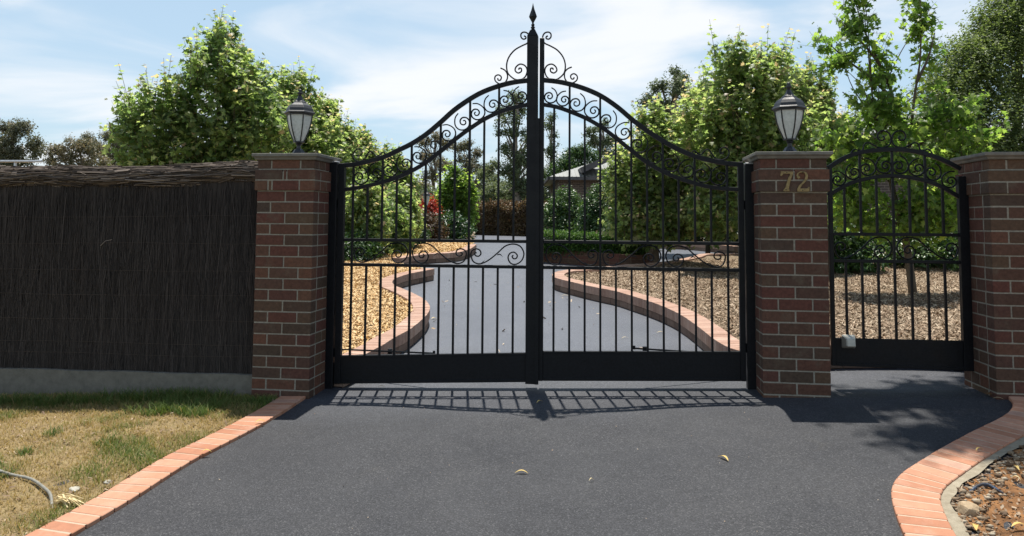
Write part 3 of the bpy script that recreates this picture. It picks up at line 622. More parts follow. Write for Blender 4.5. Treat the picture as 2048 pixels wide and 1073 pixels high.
# side gate
def side_gate():
    g = thing('side_gate', 'small arched black iron pedestrian gate between the numbered pillar and the right pillar', 'side gate', gp(4.4, .3))
    q = lambda L_: px2(L_, 1640, 240, 3.831)
    up_ = sm(q([(58, 372), (150, 312), (235, 272), (330, 247), (440, 233), (550, 228), (660, 233), (740, 246), (810, 263), (900, 292), (980, 328), (1075, 378)]))
    lo_ = sm(q([(62, 582), (130, 540), (220, 492), (310, 463), (430, 438), (550, 431), (670, 440), (800, 466), (880, 492), (960, 530), (1075, 598)]))
    s0 = gate_sz(1659, 500)[0]; s1 = gate_sz(1919, 500)[0]; s2 = gate_sz(1938, 500)[0]
    z1a = gate_sz(1660, 467)[1]; z1b = gate_sz(1918, 472)[1]; z1 = (z1a + z1b) / 2
    z2 = (gate_sz(1663, 522)[1] + gate_sz(1920, 525)[1]) / 2
    zpa, zpb = gate_sz(1664, 676)[1], gate_sz(1925, 682)[1]; zba, zbb = gate_sz(1663, 731)[1], gate_sz(1935, 742)[1]
    zp = lambda s: np.interp(s, [s0, s1], [zpa, zpb]); zb = lambda s: np.interp(s, [s0, s1], [zba, zbb])
    mb = MB(); bar(mb, s0 + .012, zb(s0), s0 + .012, fz(up_, s0 + .02), .03, .035); mb.build('stile', M['black'], g, bevel=.002)
    mb = MB(); bar(mb, (s1 + s2) / 2, zb(s1), (s1 + s2) / 2, CAMZ + .37, s2 - s1, .045); mb.build('stile', M['black'], g, bevel=.002)
    a, b_ = s0 + .027, s1
    P = [gp(a, zb(a), -.012), gp(b_, zb(b_), -.012), gp(b_, zp(b_), -.012), gp(a, zp(a), -.012)]; P += [p + LN * .024 for p in P]
    mb = MB(); mb.add(P, [(0, 1, 2, 3), (7, 6, 5, 4), (0, 4, 5, 1), (1, 5, 6, 2), (2, 6, 7, 3), (3, 7, 4, 0)]); mb.build('kick_plate', M['black'], g, bevel=.002)
    mb = MB(); bar(mb, a, zb(a) + .012, b_, zb(b_) + .012, .024, .034); mb.build('bottom_rail', M['black'], g, bevel=.002)
    for z in (z1, z2): mb = MB(); bar(mb, a, z, b_, z, .024, .026); mb.build('rail', M['black'], g, bevel=.002)
    for A_, w in ((up_, .032), (lo_, .028)): mb = MB(); strip(mb, A_, w, .03); mb.build('arched_rail', M['black'], g, bevel=.002)
    bx = [gate_sz(1480 + x / 2.9, 560)[0] for x in (615, 709, 803, 899, 995, 1091, 1189)]
    for i, s in enumerate(bx):
        mb = MB(); w = .0165; bar(mb, s, zp(s), s, z2 - .012, w, w)
        if i == 3: bar(mb, s, z2 + .012, s, z1 - .012, w, w)
        bar(mb, s, z1 + .012, s, fz(lo_, s) - .012, w, w)
        if i in (1, 3, 5): bar(mb, s, fz(lo_, s) + .013, s, fz(up_, s) - .015, w, w)
        mb.build('bar', M['black'], g)
    st = [a] + [bx[i] for i in (1, 3, 5)] + [b_]
    for c_, d_ in zip(st[:-1], st[1:]):
        w = d_ - c_
        for k, u in enumerate((.26, .74)):
            s = c_ + w * u; ang = math.atan((fz(lo_, s + .03) - fz(lo_, s - .03)) / .06) * .8; R = w * .235
            cscroll(g, s, fz(lo_, s) + .018 + R * 1.08 / math.cos(ang), R, k == 1, ang)
    sscroll(g, a + .005, bx[3] - .012, z2 + .014, z1 - .014, False); sscroll(g, bx[3] + .012, b_ - .005, z2 + .014, z1 - .014, True)
    top = [(618, 128), (603, 135), (612, 155), (640, 155), (656, 128), (640, 93), (603, 86), (565, 105), (551, 150), (563, 190), (600, 212), (650, 212), (692, 190), (730, 176), (755, 190), (766, 226), (790, 237), (828, 226), (850, 243), (862, 264)]
    tubepx(g, top, 1640, 240, 3.831, .006); tubepx(g, top, 1640, 240, 3.831, .006, mirror=1095)
    # lock cover
    mb = MB(); c_ = onplane(1698, 684, G0 - LN * .03, LN)
    w, h_, dd = .05, .052, .05
    V = []
    for (sx, hz, off) in ((1, -1, .02), (1, 1, .02), (.62, .55, -.045), (.62, -.55, -.055)):
        V += [c_ + LD * (-w * sx) + UP * h_ * hz + LN * off, c_ + LD * (w * sx) + UP * h_ * hz + LN * off]
    mb.add(V, [(0, 1, 7, 6), (6, 7, 5, 4), (4, 5, 3, 2), (2, 3, 1, 0), (0, 6, 4, 2), (1, 3, 5, 7)]); o = mb.build('lock_cover', M['plastic'], g, bevel=.006)
    return s2
s2 = side_gate()
p = thing('gate_post', 'square steel hinge post of the side gate against the right pillar', 'gate post', gp(s2 + .04, .3)); mb = MB(); bar(mb, s2 + .042, CAMZ - 1.3, s2 + .042, CAMZ + .365, .07, .07); mb.build('post', M['black'], p, bevel=.004)

# ------------------------------------------------------------------ brushwood fence
def fence():
    f = thing('brushwood_fence', 'dark brushwood fence with a twiggy rolled top on a concrete plinth', 'fence', BL - LD * 2)
    P0 = BL + LN * .10; P0 = P0 * np.array([1, 1, 0])
    fp = lambda s, z, off=0.: P0 - LD * s + LN * off + UP * (CAMZ + z - .008 * s)      # s runs left from the pillar
    zt = lambda s: .455 + .012 * math.sin(s * 3.1 + .5) + .008 * math.sin(s * 7.3) - .002 * s
    mb = MB(); mb.box(fp(5.2, -1.20, 0.03) + UP * .04, LD * 5.2, LN * .10, UP * 1.53); mb.build('core', M['twig'], f)
    V = []; q = []; ti = []; n = 24000; s_ = rng.random(n) * 5.2
    zlo = np.where(rng.random(n) < .4, -1.215 - rng.random(n) * .02, -1.20 + rng.random(n) * 1.1); ln = .15 + rng.random(n) * .5; zhi = np.minimum(zlo + ln, .39)
    of = -rng.random(n) * .022 + .025; lean = rng.normal(0, .06, n); wd = .0011 + rng.random(n) * .0016; tt = np.clip(rng.beta(2, 3.4, n), 0, 1); tt[rng.random(n) < .01] = .9
    bw = rng.normal(0, .006, n)
    for i in range(n):
        a = fp(s_[i], zlo[i], of[i]); b = fp(s_[i] + lean[i] * (zhi[i] - zlo[i]) * 1.6, zhi[i], of[i] + .004); mid = (a + b) / 2 + LD * bw[i] - LN * .003; w = wd[i]
        k = len(V)
        for p_ in (a, mid, b): V += [p_ - LD * w, p_ - LN * w * 1.2, p_ + LD * w]
        q += [k, k + 1, k + 4, k + 3, k + 1, k + 2, k + 5, k + 4, k + 3, k + 4, k + 7, k + 6, k + 4, k + 5, k + 8, k + 7]; ti += [tt[i]] * 9
    fastmesh('brush_panel', np.array(V), q, np.full(len(q) // 4, 4), ti, M['twig'], f)
    # rolled top
    mb = MB(); N_ = 60; mb.tube([fp(s, zt(s) - .075, .07) for s in np.linspace(-.02, 5.2, N_)], [.082 + .008 * math.sin(i * 1.7) for i in range(N_)], 10); mb.build('top_core', M['twigtop'], f)
    V = []; q = []; ti = []
    for i in range(4600):
        s0 = rng.random() * 5.25 - .04; l = .12 + rng.random() * .4; an = rng.random() * 2 * math.pi; r = .080 + rng.random() ** 2 * .016; an2 = an + rng.normal(0, .28); r2 = r + rng.normal(0, .008)
        sag = .012 * math.sin(s0 * 5.3) + .008 * math.sin(s0 * 13)
        pts = []
        for u in (0, .5, 1):
            s = min(max(s0 + (u - .5) * l, -.03 if rng.random() > .2 else -.05), 5.2); aa = an + (an2 - an) * u; rr_ = r + (r2 - r) * u
            pts.append(fp(s, zt(s) - .075 + sag + math.sin(aa) * rr_ * .9, .07 + math.cos(aa) * rr_))
        w = .0018 + rng.random() * .0028; c_ = float(rng.random()); k = len(V)
        for p_ in pts: V += [p_ - UP * w - LN * w, p_ + UP * w - LN * w, p_ + LN * w]
        for e in (0, 3):
            for j in range(3): q += [k + e + j, k + e + (j + 1) % 3, k + e + 3 + (j + 1) % 3, k + e + 3 + j]
        ti += [c_] * 9
    fastmesh('rolled_top', np.array(V), q, np.full(len(q) // 4, 4), ti, M['twigtop'], f)
    for z in (.04, -.18, -.40, -.60, -.80, -.99, -1.08):
        mb = MB(); mb.tube([fp(s, z + .004 * math.sin(s * 2.7 + z * 9) + rng.normal(0, .0015), -.002) for s in np.linspace(0, 5.2, 40)], .0011, 4); mb.build('wire', M['twigtop'], f)
    mb = MB(); ns = 40
    for i in range(ns):
        a, b = i * 5.2 / ns, (i + 1) * 5.2 / ns
        mb.box(fp(b, -1.7, -.035), LD * (b - a), LN * .16, UP * (.485 + .003 * math.sin(i)))
    mb.build('concrete_plinth', M['concrete'], f)
    for i, s in enumerate((1.4,)):
        a = fp(s, -.2 - i * .13, -.005); mb = MB(); mb.tube([a, a + LD * .05 + UP * .04 - LN * .01, a + LD * .10 + UP * .05], .0018, 4, c=1); mb.build('loose_twig', M['twigtop'], f)
fence()
# metal rail behind the fence
o = MB(); a, b_ = atY(-60, 323, 8.2), atY(84, 323, 8.1); o.tube([a, b_], .014, 8); o.tube([atY(31, 325, 8.15), atY(31, 325, 8.15) - UP * 1.9], .015, 8)
o = o.build('metal_rail', M['galv']); tag(o, 'grey metal pipe rail just showing over the brushwood fence', 'rail')

# ------------------------------------------------------------------ kerbs and beds behind the gates
KH = .20
def kerb(name, label, pts, width, h=KH, pitch=.086):
    """pts: XY outline of the driveway side; width signed towards the bed"""
    root = thing(name, label, 'brick kerb', (*pts[len(pts) // 2][:2], H(*pts[len(pts) // 2][:2])))
    E_ = resample([p[:2] for p in pts], pitch); O_ = offset(E_, width); up_ = MB(); lo_ = MB(); mo = MB()
    I_ = offset(E_, width * .04)
    for i in range(len(E_) - 1):
        a, b_, c_, d_ = E_[i], E_[i + 1], O_[i + 1], O_[i]; dv = (b_ - a) / (np.linalg.norm(b_ - a) + 1e-9) * .0022
        Q = [a + dv, b_ - dv, c_ - dv, d_ + dv]; tl = h + rng.normal(0, .0012)
        V = [(x, y, H(x, y) + h - .11) for x, y in Q] + [(x, y, H(x, y) + tl) for x, y in Q]
        fs = [(4, 5, 6, 7), (0, 1, 5, 4), (1, 2, 6, 5), (2, 3, 7, 6), (3, 0, 4, 7)]
        if width < 0: fs = [f[::-1] for f in fs]
        up_.add(V, fs, 0, float(rng.random()))
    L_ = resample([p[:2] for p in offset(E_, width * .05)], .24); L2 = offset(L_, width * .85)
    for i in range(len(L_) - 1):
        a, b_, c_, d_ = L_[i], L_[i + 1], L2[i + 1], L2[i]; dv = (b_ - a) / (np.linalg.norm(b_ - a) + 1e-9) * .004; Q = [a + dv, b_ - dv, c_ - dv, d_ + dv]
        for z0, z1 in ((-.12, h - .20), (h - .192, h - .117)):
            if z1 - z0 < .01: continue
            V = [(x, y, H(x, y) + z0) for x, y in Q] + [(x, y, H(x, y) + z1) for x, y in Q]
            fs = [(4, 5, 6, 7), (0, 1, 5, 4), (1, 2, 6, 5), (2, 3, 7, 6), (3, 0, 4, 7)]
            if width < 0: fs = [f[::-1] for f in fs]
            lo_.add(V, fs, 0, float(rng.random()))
    I2 = offset(E_, width * .12); O3 = offset(E_, width * .93)
    for i in range(len(E_) - 1):
        Q = [I2[i], I2[i + 1], O3[i + 1], O3[i]]; V = [(x, y, H(x, y) - .1) for x, y in Q] + [(x, y, H(x, y) + h - .006) for x, y in Q]
        fs = [(4, 5, 6, 7), (0, 1, 5, 4), (2, 3, 7, 6)]
        if width < 0: fs = [f[::-1] for f in fs]
        mo.add(V, fs)
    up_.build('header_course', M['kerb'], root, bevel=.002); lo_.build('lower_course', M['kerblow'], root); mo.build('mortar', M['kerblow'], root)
    return E_, O_
def kp(lst, ox=0, oy=0, sc=1., off=KH): return [hit(ox + x / sc, oy + y / sc, off) for x, y in lst]
KL1 = catmull(kp([(60, 1110), (250, 1020), (430, 930), (590, 830), (740, 750), (880, 640), (945, 570), (966, 510), (940, 455), (880, 405), (770, 350), (650, 300), (590, 275), (562, 240), (580, 208), (640, 180), (740, 150), (880, 122), (1016, 95)], 680, 520, 5.367), 4)
e1, o1 = kerb('garden_kerb', 'winding brick kerb round the straw mulched bed on the left of the driveway', KL1, .20)
KL2 = catmull(kp([(800, 517), (838, 510.5), (865, 508), (903, 506), (925, 503), (942, 497), (953, 489)]), 4)
e2, o2 = kerb('garden_kerb', 'far brick kerb in front of the shaded bed on the left', KL2, .20)
KR1 = catmull(kp([(2300, 745), (2100, 712), (1950, 696), (1850, 690), (1700, 690), (1600, 694), (1530, 700), (1490, 703), (1455, 694), (1422, 674), (1387, 646.6), (1356.5, 627), (1325.8, 612.8), (1295, 601.5), (1264, 592), (1233.5, 583), (1203, 577), (1172, 570.7), (1141, 563.5), (1112, 556), (1104, 550.5), (1109, 545), (1127, 541), (1152, 539), (1185, 537)]), 4)
e3, o3 = kerb('garden_kerb', 'long sweeping brick kerb of the bark mulched bed on the right of the driveway', KR1, -.20)
KR2 = catmull(kp([(1185, 536.5), (1233, 531), (1300, 526), (1345, 521), (1385, 513), (1402, 508), (1440, 507), (1520, 506)]), 4)
KR2e, KR2o = kerb('garden_kerb', 'brick kerb on the back edge of the bark mulched bed', KR2, -.18)
KR3 = catmull(kp([(1230, 481), (1361, 485), (1420, 489), (1478, 495), (1560, 499)]), 4)
e5, o5 = kerb('garden_kerb', 'distant brick kerb beyond the side branch of the driveway', KR3, .2)

def bedz(h0, a=.02):
    return lambda X, Y: H(X, Y) + h0 + wob(X, Y, 1.3, a)
mid1 = offset(np.array(e1), .10); mid3 = offset(np.array(e3), -.10)
bedL = [tuple(p) for p in mid1] + [(-2.4, 14.5), (-14, 15.5), (-14, 7.95), (-1.9, 6.33), (-1.65, 6.45)]
bedR = [tuple(p) for p in mid3] + [tuple(p) for p in offset(np.array(KR2e), -.09)] + [(13, 18.5), (13, 7.2)]
mid2 = offset(np.array(e2), .10)
bedL2 = [tuple(p) for p in mid2] + [(-1.0, 19.5), (-2, 40), (-14, 40), (-14, 13.6), (-3, 14.1)]
kz = .165
sheet('mulch_bed', np.arange(-9, -.5, .06), np.arange(6.1, 15.5, .06), bedz(kz), M['mulchbase'], keep=lambda x, y: inpoly(x, y, bedL))
sheet('mulch_bed', np.arange(.3, 12, .06), np.arange(6, 19, .06), bedz(kz), M['mulchbase2'], keep=lambda x, y: inpoly(x, y, bedR))
sheet('mulch_bed', np.arange(-13, -.3, .12), np.arange(13.5, 40, .15), bedz(kz), M['mulchbase2'], keep=lambda x, y: inpoly(x, y, bedL2))
def mid5(): return offset(np.array(e5), .1)
bedR2 = [tuple(p) for p in mid5()] + [(14, 19.5), (14, 40), (1.5, 40), (2.2, 27)]
sheet('garden_soil', np.arange(1, 14, .15), np.arange(18, 40, .2), bedz(kz), M['mulchbase2'], keep=lambda x, y: inpoly(x, y, bedR2))

# scatter of small flat pieces
def scatter(name, n, poly, zf, size, asp, m, bbox, kind='stuff', tilt=.45, tmode=(1.6, 1.6), dens=None, curve=False, tintf=None):
    x = bbox[0] + rng.random(n) * (bbox[1] - bbox[0]); y = bbox[2] + rng.random(n) * (bbox[3] - bbox[2])
    k = inpoly(x, y, poly)
    if dens is not None: k &= rng.random(n) < dens(x, y)
    x, y = x[k], y[k]; n = len(x); a = rng.random(n) * 2 * math.pi; s = size * (.4 + rng.random(n) ** 2 * 1.3); w = s * asp * (.6 + rng.random(n) * .8)
    z = zf(x, y) + .004 + rng.random(n) * .012; ca, sa = np.cos(a), np.sin(a); tx = rng.normal(0, tilt, n); ty = rng.normal(0, tilt, n)
    V = np.zeros((n, 4, 3))
    for j, (u, v) in enumerate(((-.5, -.5), (.5, -.35), (.5, .5), (-.5, .4))):
        du = u * s; dv = v * w; V[:, j, 0] = x + du * ca - dv * sa; V[:, j, 1] = y + du * sa + dv * ca; V[:, j, 2] = z + du * np.sin(tx) + dv * np.sin(ty)
    ti = rng.beta(*tmode, n) if tintf is None else tintf(x, y, n)
    ti = np.repeat(np.clip(ti, 0, 1), 4)
    o = fastmesh(name, V.reshape(-1, 3), np.arange(n * 4), np.full(n, 4), ti, m)
    if kind: o['kind'] = kind
    return o
def patch(x, y, s, ph=0.): return .5 + .5 * np.sin(x * s + ph + 1.7 * np.sin(y * s * .7 + ph)) * np.cos(y * s * 1.1 - ph + 1.3 * np.sin(x * s * .8))
scatter('straw_mulch', 110000, [tuple(p) for p in offset(np.array(e1), .17)] + bedL[len(mid1):], bedz(kz), .034, .28, M['chipA'], (-5.5, -.8, 6.2, 14.3), tmode=(2.2, 1.5))
scatter('straw_mulch', 60000, [tuple(p) for p in offset(np.array(e2), .17)] + bedL2[len(mid2):], bedz(kz), .05, .3, M['chipA'], (-4.5, -.5, 13.8, 21), tmode=(2., 1.8))
scatter('bark_mulch', 170000, [tuple(p) for p in offset(np.array(e3), -.17)] + bedR[len(mid3):], bedz(kz), .032, .26, M['chipB'], (.5, 8, 6.2, 15), tintf=lambda x, y, n: rng.beta(1.7, 1.3, n) * (.82 + .2 * patch(x, y, 1.6)))

litter_poly = [(-1.9, 3), (-1.35, 5.5), (2.0, 5.1), (2.6, 4.8), (2.0, 3.2)]
scatter('grit', 130, litter_poly, lambda x, y: H(x, y), .006, .5, M['chipB'], (-2, 2.6, 3, 5.6), tmode=(2.5, 1.2))
inner_poly = [(-1.2, 6.3), (1.5, 6.3), (1.2, 9), (.8, 13), (-1.3, 13), (-1.0, 8)]
scatter('leaf_litter', 420, inner_poly, lambda x, y: H(x, y), .035, .3, M['chipB'], (-1.5, 1.8, 6.2, 13), tmode=(2.2, 1.3), dens=lambda x, y: .15 + .85 * (patch(x, y, 2.1) > .72))
# ------------------------------------------------------------------ lawn blades
def blades(name, n, bbox, poly, hgt, zf, tintf, dens, m, label=None):
    x = bbox[0] + rng.random(n) * (bbox[1] - bbox[0]); y = bbox[2] + rng.random(n) * (bbox[3] - bbox[2])
    k = inpoly(x, y, poly) & (rng.random(n) < dens(x, y)); x, y = x[k], y[k]; n = len(x)
    h = hgt(x, y, n); a = rng.random(n) * 2 * math.pi; lean = h * (.3 + rng.random(n) * 1.1); w = .0014 + rng.random(n) * .0016
    z = zf(x, y) - .003; ca, sa = np.cos(a), np.sin(a); b = a + math.pi / 2 + rng.normal(0, .3, n)
    V = np.zeros((n, 5, 3)); ux, uy = np.cos(b) * w, np.sin(b) * w
    for j, (u, s, f) in enumerate(((0, -1, 0), (0, 1, 0), (.55, .8, .35), (.55, -.8, .35), (1, 0, 1))):
        V[:, j, 0] = x + ca * lean * f + ux * s; V[:, j, 1] = y + sa * lean * f + uy * s; V[:, j, 2] = z + h * (u if u < 1 else .95)
    base = np.arange(n)[:, None] * 5; q = np.concatenate([base + np.array([0, 1, 2, 3]), base + np.array([3, 2, 4])], 1).ravel()
    o = fastmesh(name, V.reshape(-1, 3), q, np.tile([4, 3], n), np.repeat(np.clip(tintf(x, y, n), 0, 1), 5), m); o['kind'] = 'stuff'; return o
def green(x, y):
    g = patch(x, y, 3.1, .6) * .55 + patch(x, y, 7.3, 2.1) * .45
    near = np.clip(1 - np.abs(y - (5.72 - .13 * (x + 2))) / .38, 0, 1) * np.clip((x + 4.6) / 2.2, 0, 1)
    return np.clip((g - .42) * 1.9, 0, 1) * .75 + near * .72
blades('lawn_grass', 150000, (-5.2, -1.4, 2.4, 6.2), lawn_poly, lambda x, y, n: (.010 + .022 * rng.random(n)) * (1 + 1.3 * np.clip(green(x, y), 0, 1)), lawnz,
       lambda x, y, n: .86 - .72 * np.clip(green(x, y) + rng.normal(0, .16, n), 0, 1) + rng.normal(0, .09, n), lambda x, y: .35 + .65 * np.clip(patch(x, y, 4.3, 1.) + green(x, y), 0, 1), M['grass'])
scatter('dry_litter', 3000, lawn_poly, lawnz, .022, .3, M['chipB'], (-5, -1.4, 2.4, 6.1), tmode=(2., 2.))
# tall tufts by the pillar
tuft = [(-2.15 - abs(rng.normal(0, .35)), 5.52 + rng.normal(0, .09)) for _ in range(16)] + [(-2.2 - rng.random() * 2.4, 5.86 + rng.normal(0, .07)) for _ in range(60)] + [(-2.2 - rng.random() * 2.2, 3.6 + rng.random() * 1.9) for _ in range(16)]
tr_ = np.array([.04 + .06 * rng.random() for _ in tuft])
Tp = [(tx, ty) for tx, ty in tuft]
def tden(x, y):
    d = np.min([np.hypot(x - a, y - b) / q for (a, b), q in zip(Tp, tr_)], axis=0); return np.clip(1 - d, 0, 1) ** .5
blades('tall_grass', 150000, (-4.8, -1.9, 3.4, 6.0), lawn_poly, lambda x, y, n: (.02 + .07 * rng.random(n)) * (.45 + .75 * np.clip((y - 4.6), 0, 1)), lawnz, lambda x, y, n: .12 + .22 * rng.random(n) ** 2 + (rng.random(n) < .08) * .5, lambda x, y: tden(x, y) * .75, M['grass'])

# ------------------------------------------------------------------ verge rubble, stones, pipes, fallen leaves
def rock(name, c, r, m, label=None, cat='stone', group=None, sq=(1, .8, .6), kind=None):
    bm = bmesh.new(); bmesh.ops.create_icosphere(bm, subdivisions=3, radius=1)
    pl = [Vector(rng.normal(0, 1, 3)).normalized() for _ in range(9)]
    for v in bm.verts:
        d = v.co.normalized(); k = 1.
        for q in pl:
            dd = d.dot(q)
            if dd > .05: k = min(k, .72 / dd)
        v.co = d * k * (1 + float(rng.normal(0, .012)))
        v.co = Vector((v.co.x * r * sq[0], v.co.y * r * sq[1], v.co.z * r * sq[2]))
    me = bpy.data.meshes.new(name); bm.to_mesh(me); bm.free(); me.materials.append(m); o = bpy.data.objects.new(name, me); C.objects.link(o)
    o.location = c; o.rotation_euler = (0, 0, float(rng.random() * 6)); tag(o, label, cat, group, kind); return o
p = hit(1937, 1028); rock('rock', (p[0], p[1], p[2] + .015), .055, M['stone'], 'angular brown rock lying in the soil by the curved edging', 'rock', sq=(1.05, .85, .75))
p = hit(216, 968); rock('stone', (p[0], p[1], p[2] + .008), .028, M['palestone'], 'round pale stone half sunk in the lawn near the edging', 'stone')
p = hit(150, 982); rock('stone', (p[0], p[1], p[2] + .008), .036, M['palestone'], 'flat grey stone lying on the dry lawn left of the round pale one', 'stone', sq=(1.1, .7, .4))
# gravelly rubble as stuff
V = []; q = []; ti = []
ico = bmesh.new(); bmesh.ops.create_icosphere(ico, subdivisions=1, radius=1); iv = np.array([v.co[:] for v in ico.verts]); ifc = np.array([[v.index for v in f.verts] for f in ico.faces]); ico.free()
Vs = []; Fs = []; Ts = []; cnt = 0
Rb = np.array(offset(REe, -.33))
for i in range(1500):
    k = rng.integers(0, len(Rb) - 1); c_ = Rb[k] + (Rb[k + 1] - Rb[k]) * rng.random() + rng.normal(0, .055, 2)
    if not inpoly(np.array([c_[0]]), np.array([c_[1]]), soil_poly)[0]: continue
    r = .003 + rng.random() ** 4 * .014; V_ = iv * (r * (.7 + .6 * rng.random(iv.shape))) * np.array([1.2, 1, .7])
    V_ = V_ + np.array([c_[0], c_[1], soilz(c_[0], c_[1]) + r * .35]); Vs.append(V_); Fs.append(ifc + cnt); Ts += [rng.random()] * len(V_); cnt += len(V_)
m, t, b = mat('rubble', rough=.95, spec=.2); c1 = ramp(t, attr(t), [(0, (.11, .07, .042)), (.5, (.23, .17, .11)), (1, (.40, .34, .25))]); t.links.new(c1, b.inputs['Base Color']); bump(t, b, noise(t, 150, 4), .5, .004)
Fs = np.concatenate(Fs); o = fastmesh('rubble', np.concatenate(Vs), Fs.ravel(), np.full(len(Fs), 3), Ts, m); o['kind'] = 'stuff'
scatter('soil_crumbs', 9000, soil_poly, soilz, .012, .8, M['chipB'], (1.8, 4, 2.5, 5.3), tmode=(1.2, 2.5), tilt=.9)
# pipes
mb = MB(); P = [hit(x, y) for x, y in ((-20, 950), (20, 957), (60, 966), (85, 982), (101, 1000), (104, 1022))]; P[0][2] += .02
for i, p in enumerate(P): p[2] += .022 if i < 5 else -.01
mb.tube(catmull(P, 4), .0085, 8); o = mb.build('grey_conduit', M['conduit'], smooth=True); tag(o, 'bent grey plastic conduit poking out of the lawn at the left edge', 'pipe')
mb = MB(); P = [hit(x, y) for x, y in ((1935, 990), (1955, 982), (1975, 981), (1998, 988), (2015, 992))]
for i, p in enumerate(P): p[2] += [.0, .022, .028, .012, -.01][i]
mb.tube(catmull(P, 4), .0085, 8); o = mb.build('blue_pipe', M['bluepipe'], smooth=True); tag(o, 'short blue and black pipe surfacing in the bare soil', 'pipe')
# frayed bark strips by the conduit
mb = MB()
for i in range(16):
    a = hit(108 + rng.random() * 20, 1000 + rng.random() * 18); b_ = hit(130 + rng.random() * 40, 1004 + rng.random() * 18); a[2] += .02 + rng.random() * .02; b_[2] += .012; md = (a + b_) / 2 + np.array([0, 0, .012 + rng.random() * .015])
    mb.tube(catmull([a, md, b_], 3), .0028 + rng.random() * .003, 4, c=.8 + .2 * rng.random())
o = mb.build('bark_strips', M['dryleaf']); tag(o, 'bundle of frayed pale bark strips beside the grey conduit', 'bark')
def dleaf(px, py, L_, ang, label, c=.4, w=.2, off=.006, grp=None):
    p = hit(px, py); n = 7; V = []; ca, sa = math.cos(ang), math.sin(ang)
    for i in range(n):
        u = i / (n - 1); ww = L_ * w * math.sin(math.pi * min(1, u * .96 + .02)) ** .8 * .5; bend = .12 * L_ * math.sin(math.pi * u); x = (u - .5) * L_
        for s_, dz in ((-1, .35), (0, 0), (1, .35)):
            yy = bend + s_ * ww; V.append((p[0] + x * ca - yy * sa, p[1] + x * sa + yy * ca, p[2] + off + .02 * math.sin(math.pi * u) * .6 + dz * ww))
    Fc = []
    for i in range(n - 1):
        for j in (0, 1): k = i * 3 + j; Fc.append((k, k + 3, k + 4, k + 1))
    mb = MB(); mb.add(V, Fc, 0, c); o = mb.build('fallen_leaf', M['dryleaf'], smooth=True); tag(o, label, 'fallen leaf', grp or 'fallen gum leaves')
dleaf(1043, 949, .075, -.1, 'long yellow gum leaf on the asphalt straight below the gate meeting stile', .3)
dleaf(1446, 920, .085, -1.1, 'curled yellow gum leaf on the asphalt below the numbered pillar', .3)
dleaf(1080, 807, .06, .6, 'small yellow leaf lying in the shadow of the gate centre post', .4, .28)
dleaf(520, 854, .07, .5, 'orange leaf on the straight edging just in front of the pillar shadow', .05, .28, .03)
dleaf(412, 915, .06, .3, 'amber leaf lying on the straight brick edging halfway down the lawn', .15, .3, .03)
dleaf(762, 777, .07, 0., 'pale dry leaf just inside the gap under the left gate leaf', .9)
dleaf(1183, 964, .03, .4, 'tiny pale curled leaf on the asphalt right of the long yellow one', 1., .25)
dleaf(1997, 801, .075, -.5, 'thin pale gum leaf in shade near the right pillar', 1., .12)
dleaf(2036, 945, .06, 1.2, 'yellow leaf standing in the soil at the right picture edge', .35, .3, .02)
dleaf(2032, 966, .045, -.8, 'cream leaf lying on soil below the upright yellow one', .9, .35, .02)
dleaf(1955, 1066, .06, .9, 'broad amber leaf at the foot of the brown rock', .2, .4, .02)
dleaf(2040, 1063, .08, .05, 'yellow leaf on orange soil in the bottom right corner', .3, .22, .02)
dleaf(1960, 912, .06, .3, 'amber leaf lying on the curved brick edging', .25, .2, .03)
dleaf(1322, 667, .10, .2, 'dry curled leaf on the asphalt in front of the long right kerb', .9, .15)
dleaf(1362, 662, .10, .9, 'curved pale strip on the asphalt right beside the long right kerb', 1., .1)
dleaf(1130, 593, .12, .0, 'pale leaf at the foot of the kerb nose on the right', 1., .15)
dleaf(1250, 678, .08, .3, 'faint pale leaf on the asphalt inside the right gate leaf', 1., .15)
dleaf(868, 639, .07, .4, 'small white fragment on the asphalt at the left kerb bulge', 1., .5)

# ------------------------------------------------------------------ trees
def leafcloud(name, P, D, U, size, kind, tint, m, parent):
    """P positions, D pointing direction of the blade, U approx normal"""
    n = len(P)
    D = D / (np.linalg.norm(D, axis=1)[:, None] + 1e-9); Sx = np.cross(D, U); Sx /= np.linalg.norm(Sx, axis=1)[:, None] + 1e-9; Nn = np.cross(Sx, D)
    if kind == 'maple':
        T = np.array([(0, 0, 0), (0, .55, .0), (0, 1, -.12), (-.50, .18, .10), (-.22, .42, .05), (-.52, .66, .06), (-.17, .70, 0), (.50, .18, .10), (.22, .42, .05), (.52, .66, .06), (.17, .70, 0)])
        fs = [(0, 1, 4, 3), (1, 2, 6, 5, 4), (0, 7, 8, 1), (1, 8, 9, 10, 2)]
    elif kind == 'oval':
        T = np.array([(0, 0, 0), (-.24, .3, .06), (-.2, .7, .04), (0, 1, -.06), (.2, .7, .04), (.24, .3, .06)]); fs = [(0, 3, 2, 1), (0, 5, 4, 3)]
    else:
        T = np.array([(0, 0, 0), (-.3, .45, .08), (0, 1, -.08), (.3, .5, .08)]); fs = [(0, 3, 2, 1)]
    K = len(T); sz = size[:, None, None]
    V = P[:, None, :] + sz * (T[None, :, 0:1] * Sx[:, None, :] + T[None, :, 1:2] * D[:, None, :] + T[None, :, 2:3] * Nn[:, None, :])
    fl = np.concatenate([np.array(f) for f in fs]); cn = np.array([len(f) for f in fs])
    loops = (np.arange(n)[:, None] * K + fl[None, :]).ravel()
    return fastmesh(name, V.reshape(-1, 3), loops, np.tile(cn, n), np.repeat(np.clip(tint, 0, 1), K), m, parent)
def unit(n): v = rng.normal(0, 1, (n, 3)); return v / np.linalg.norm(v, axis=1)[:, None]
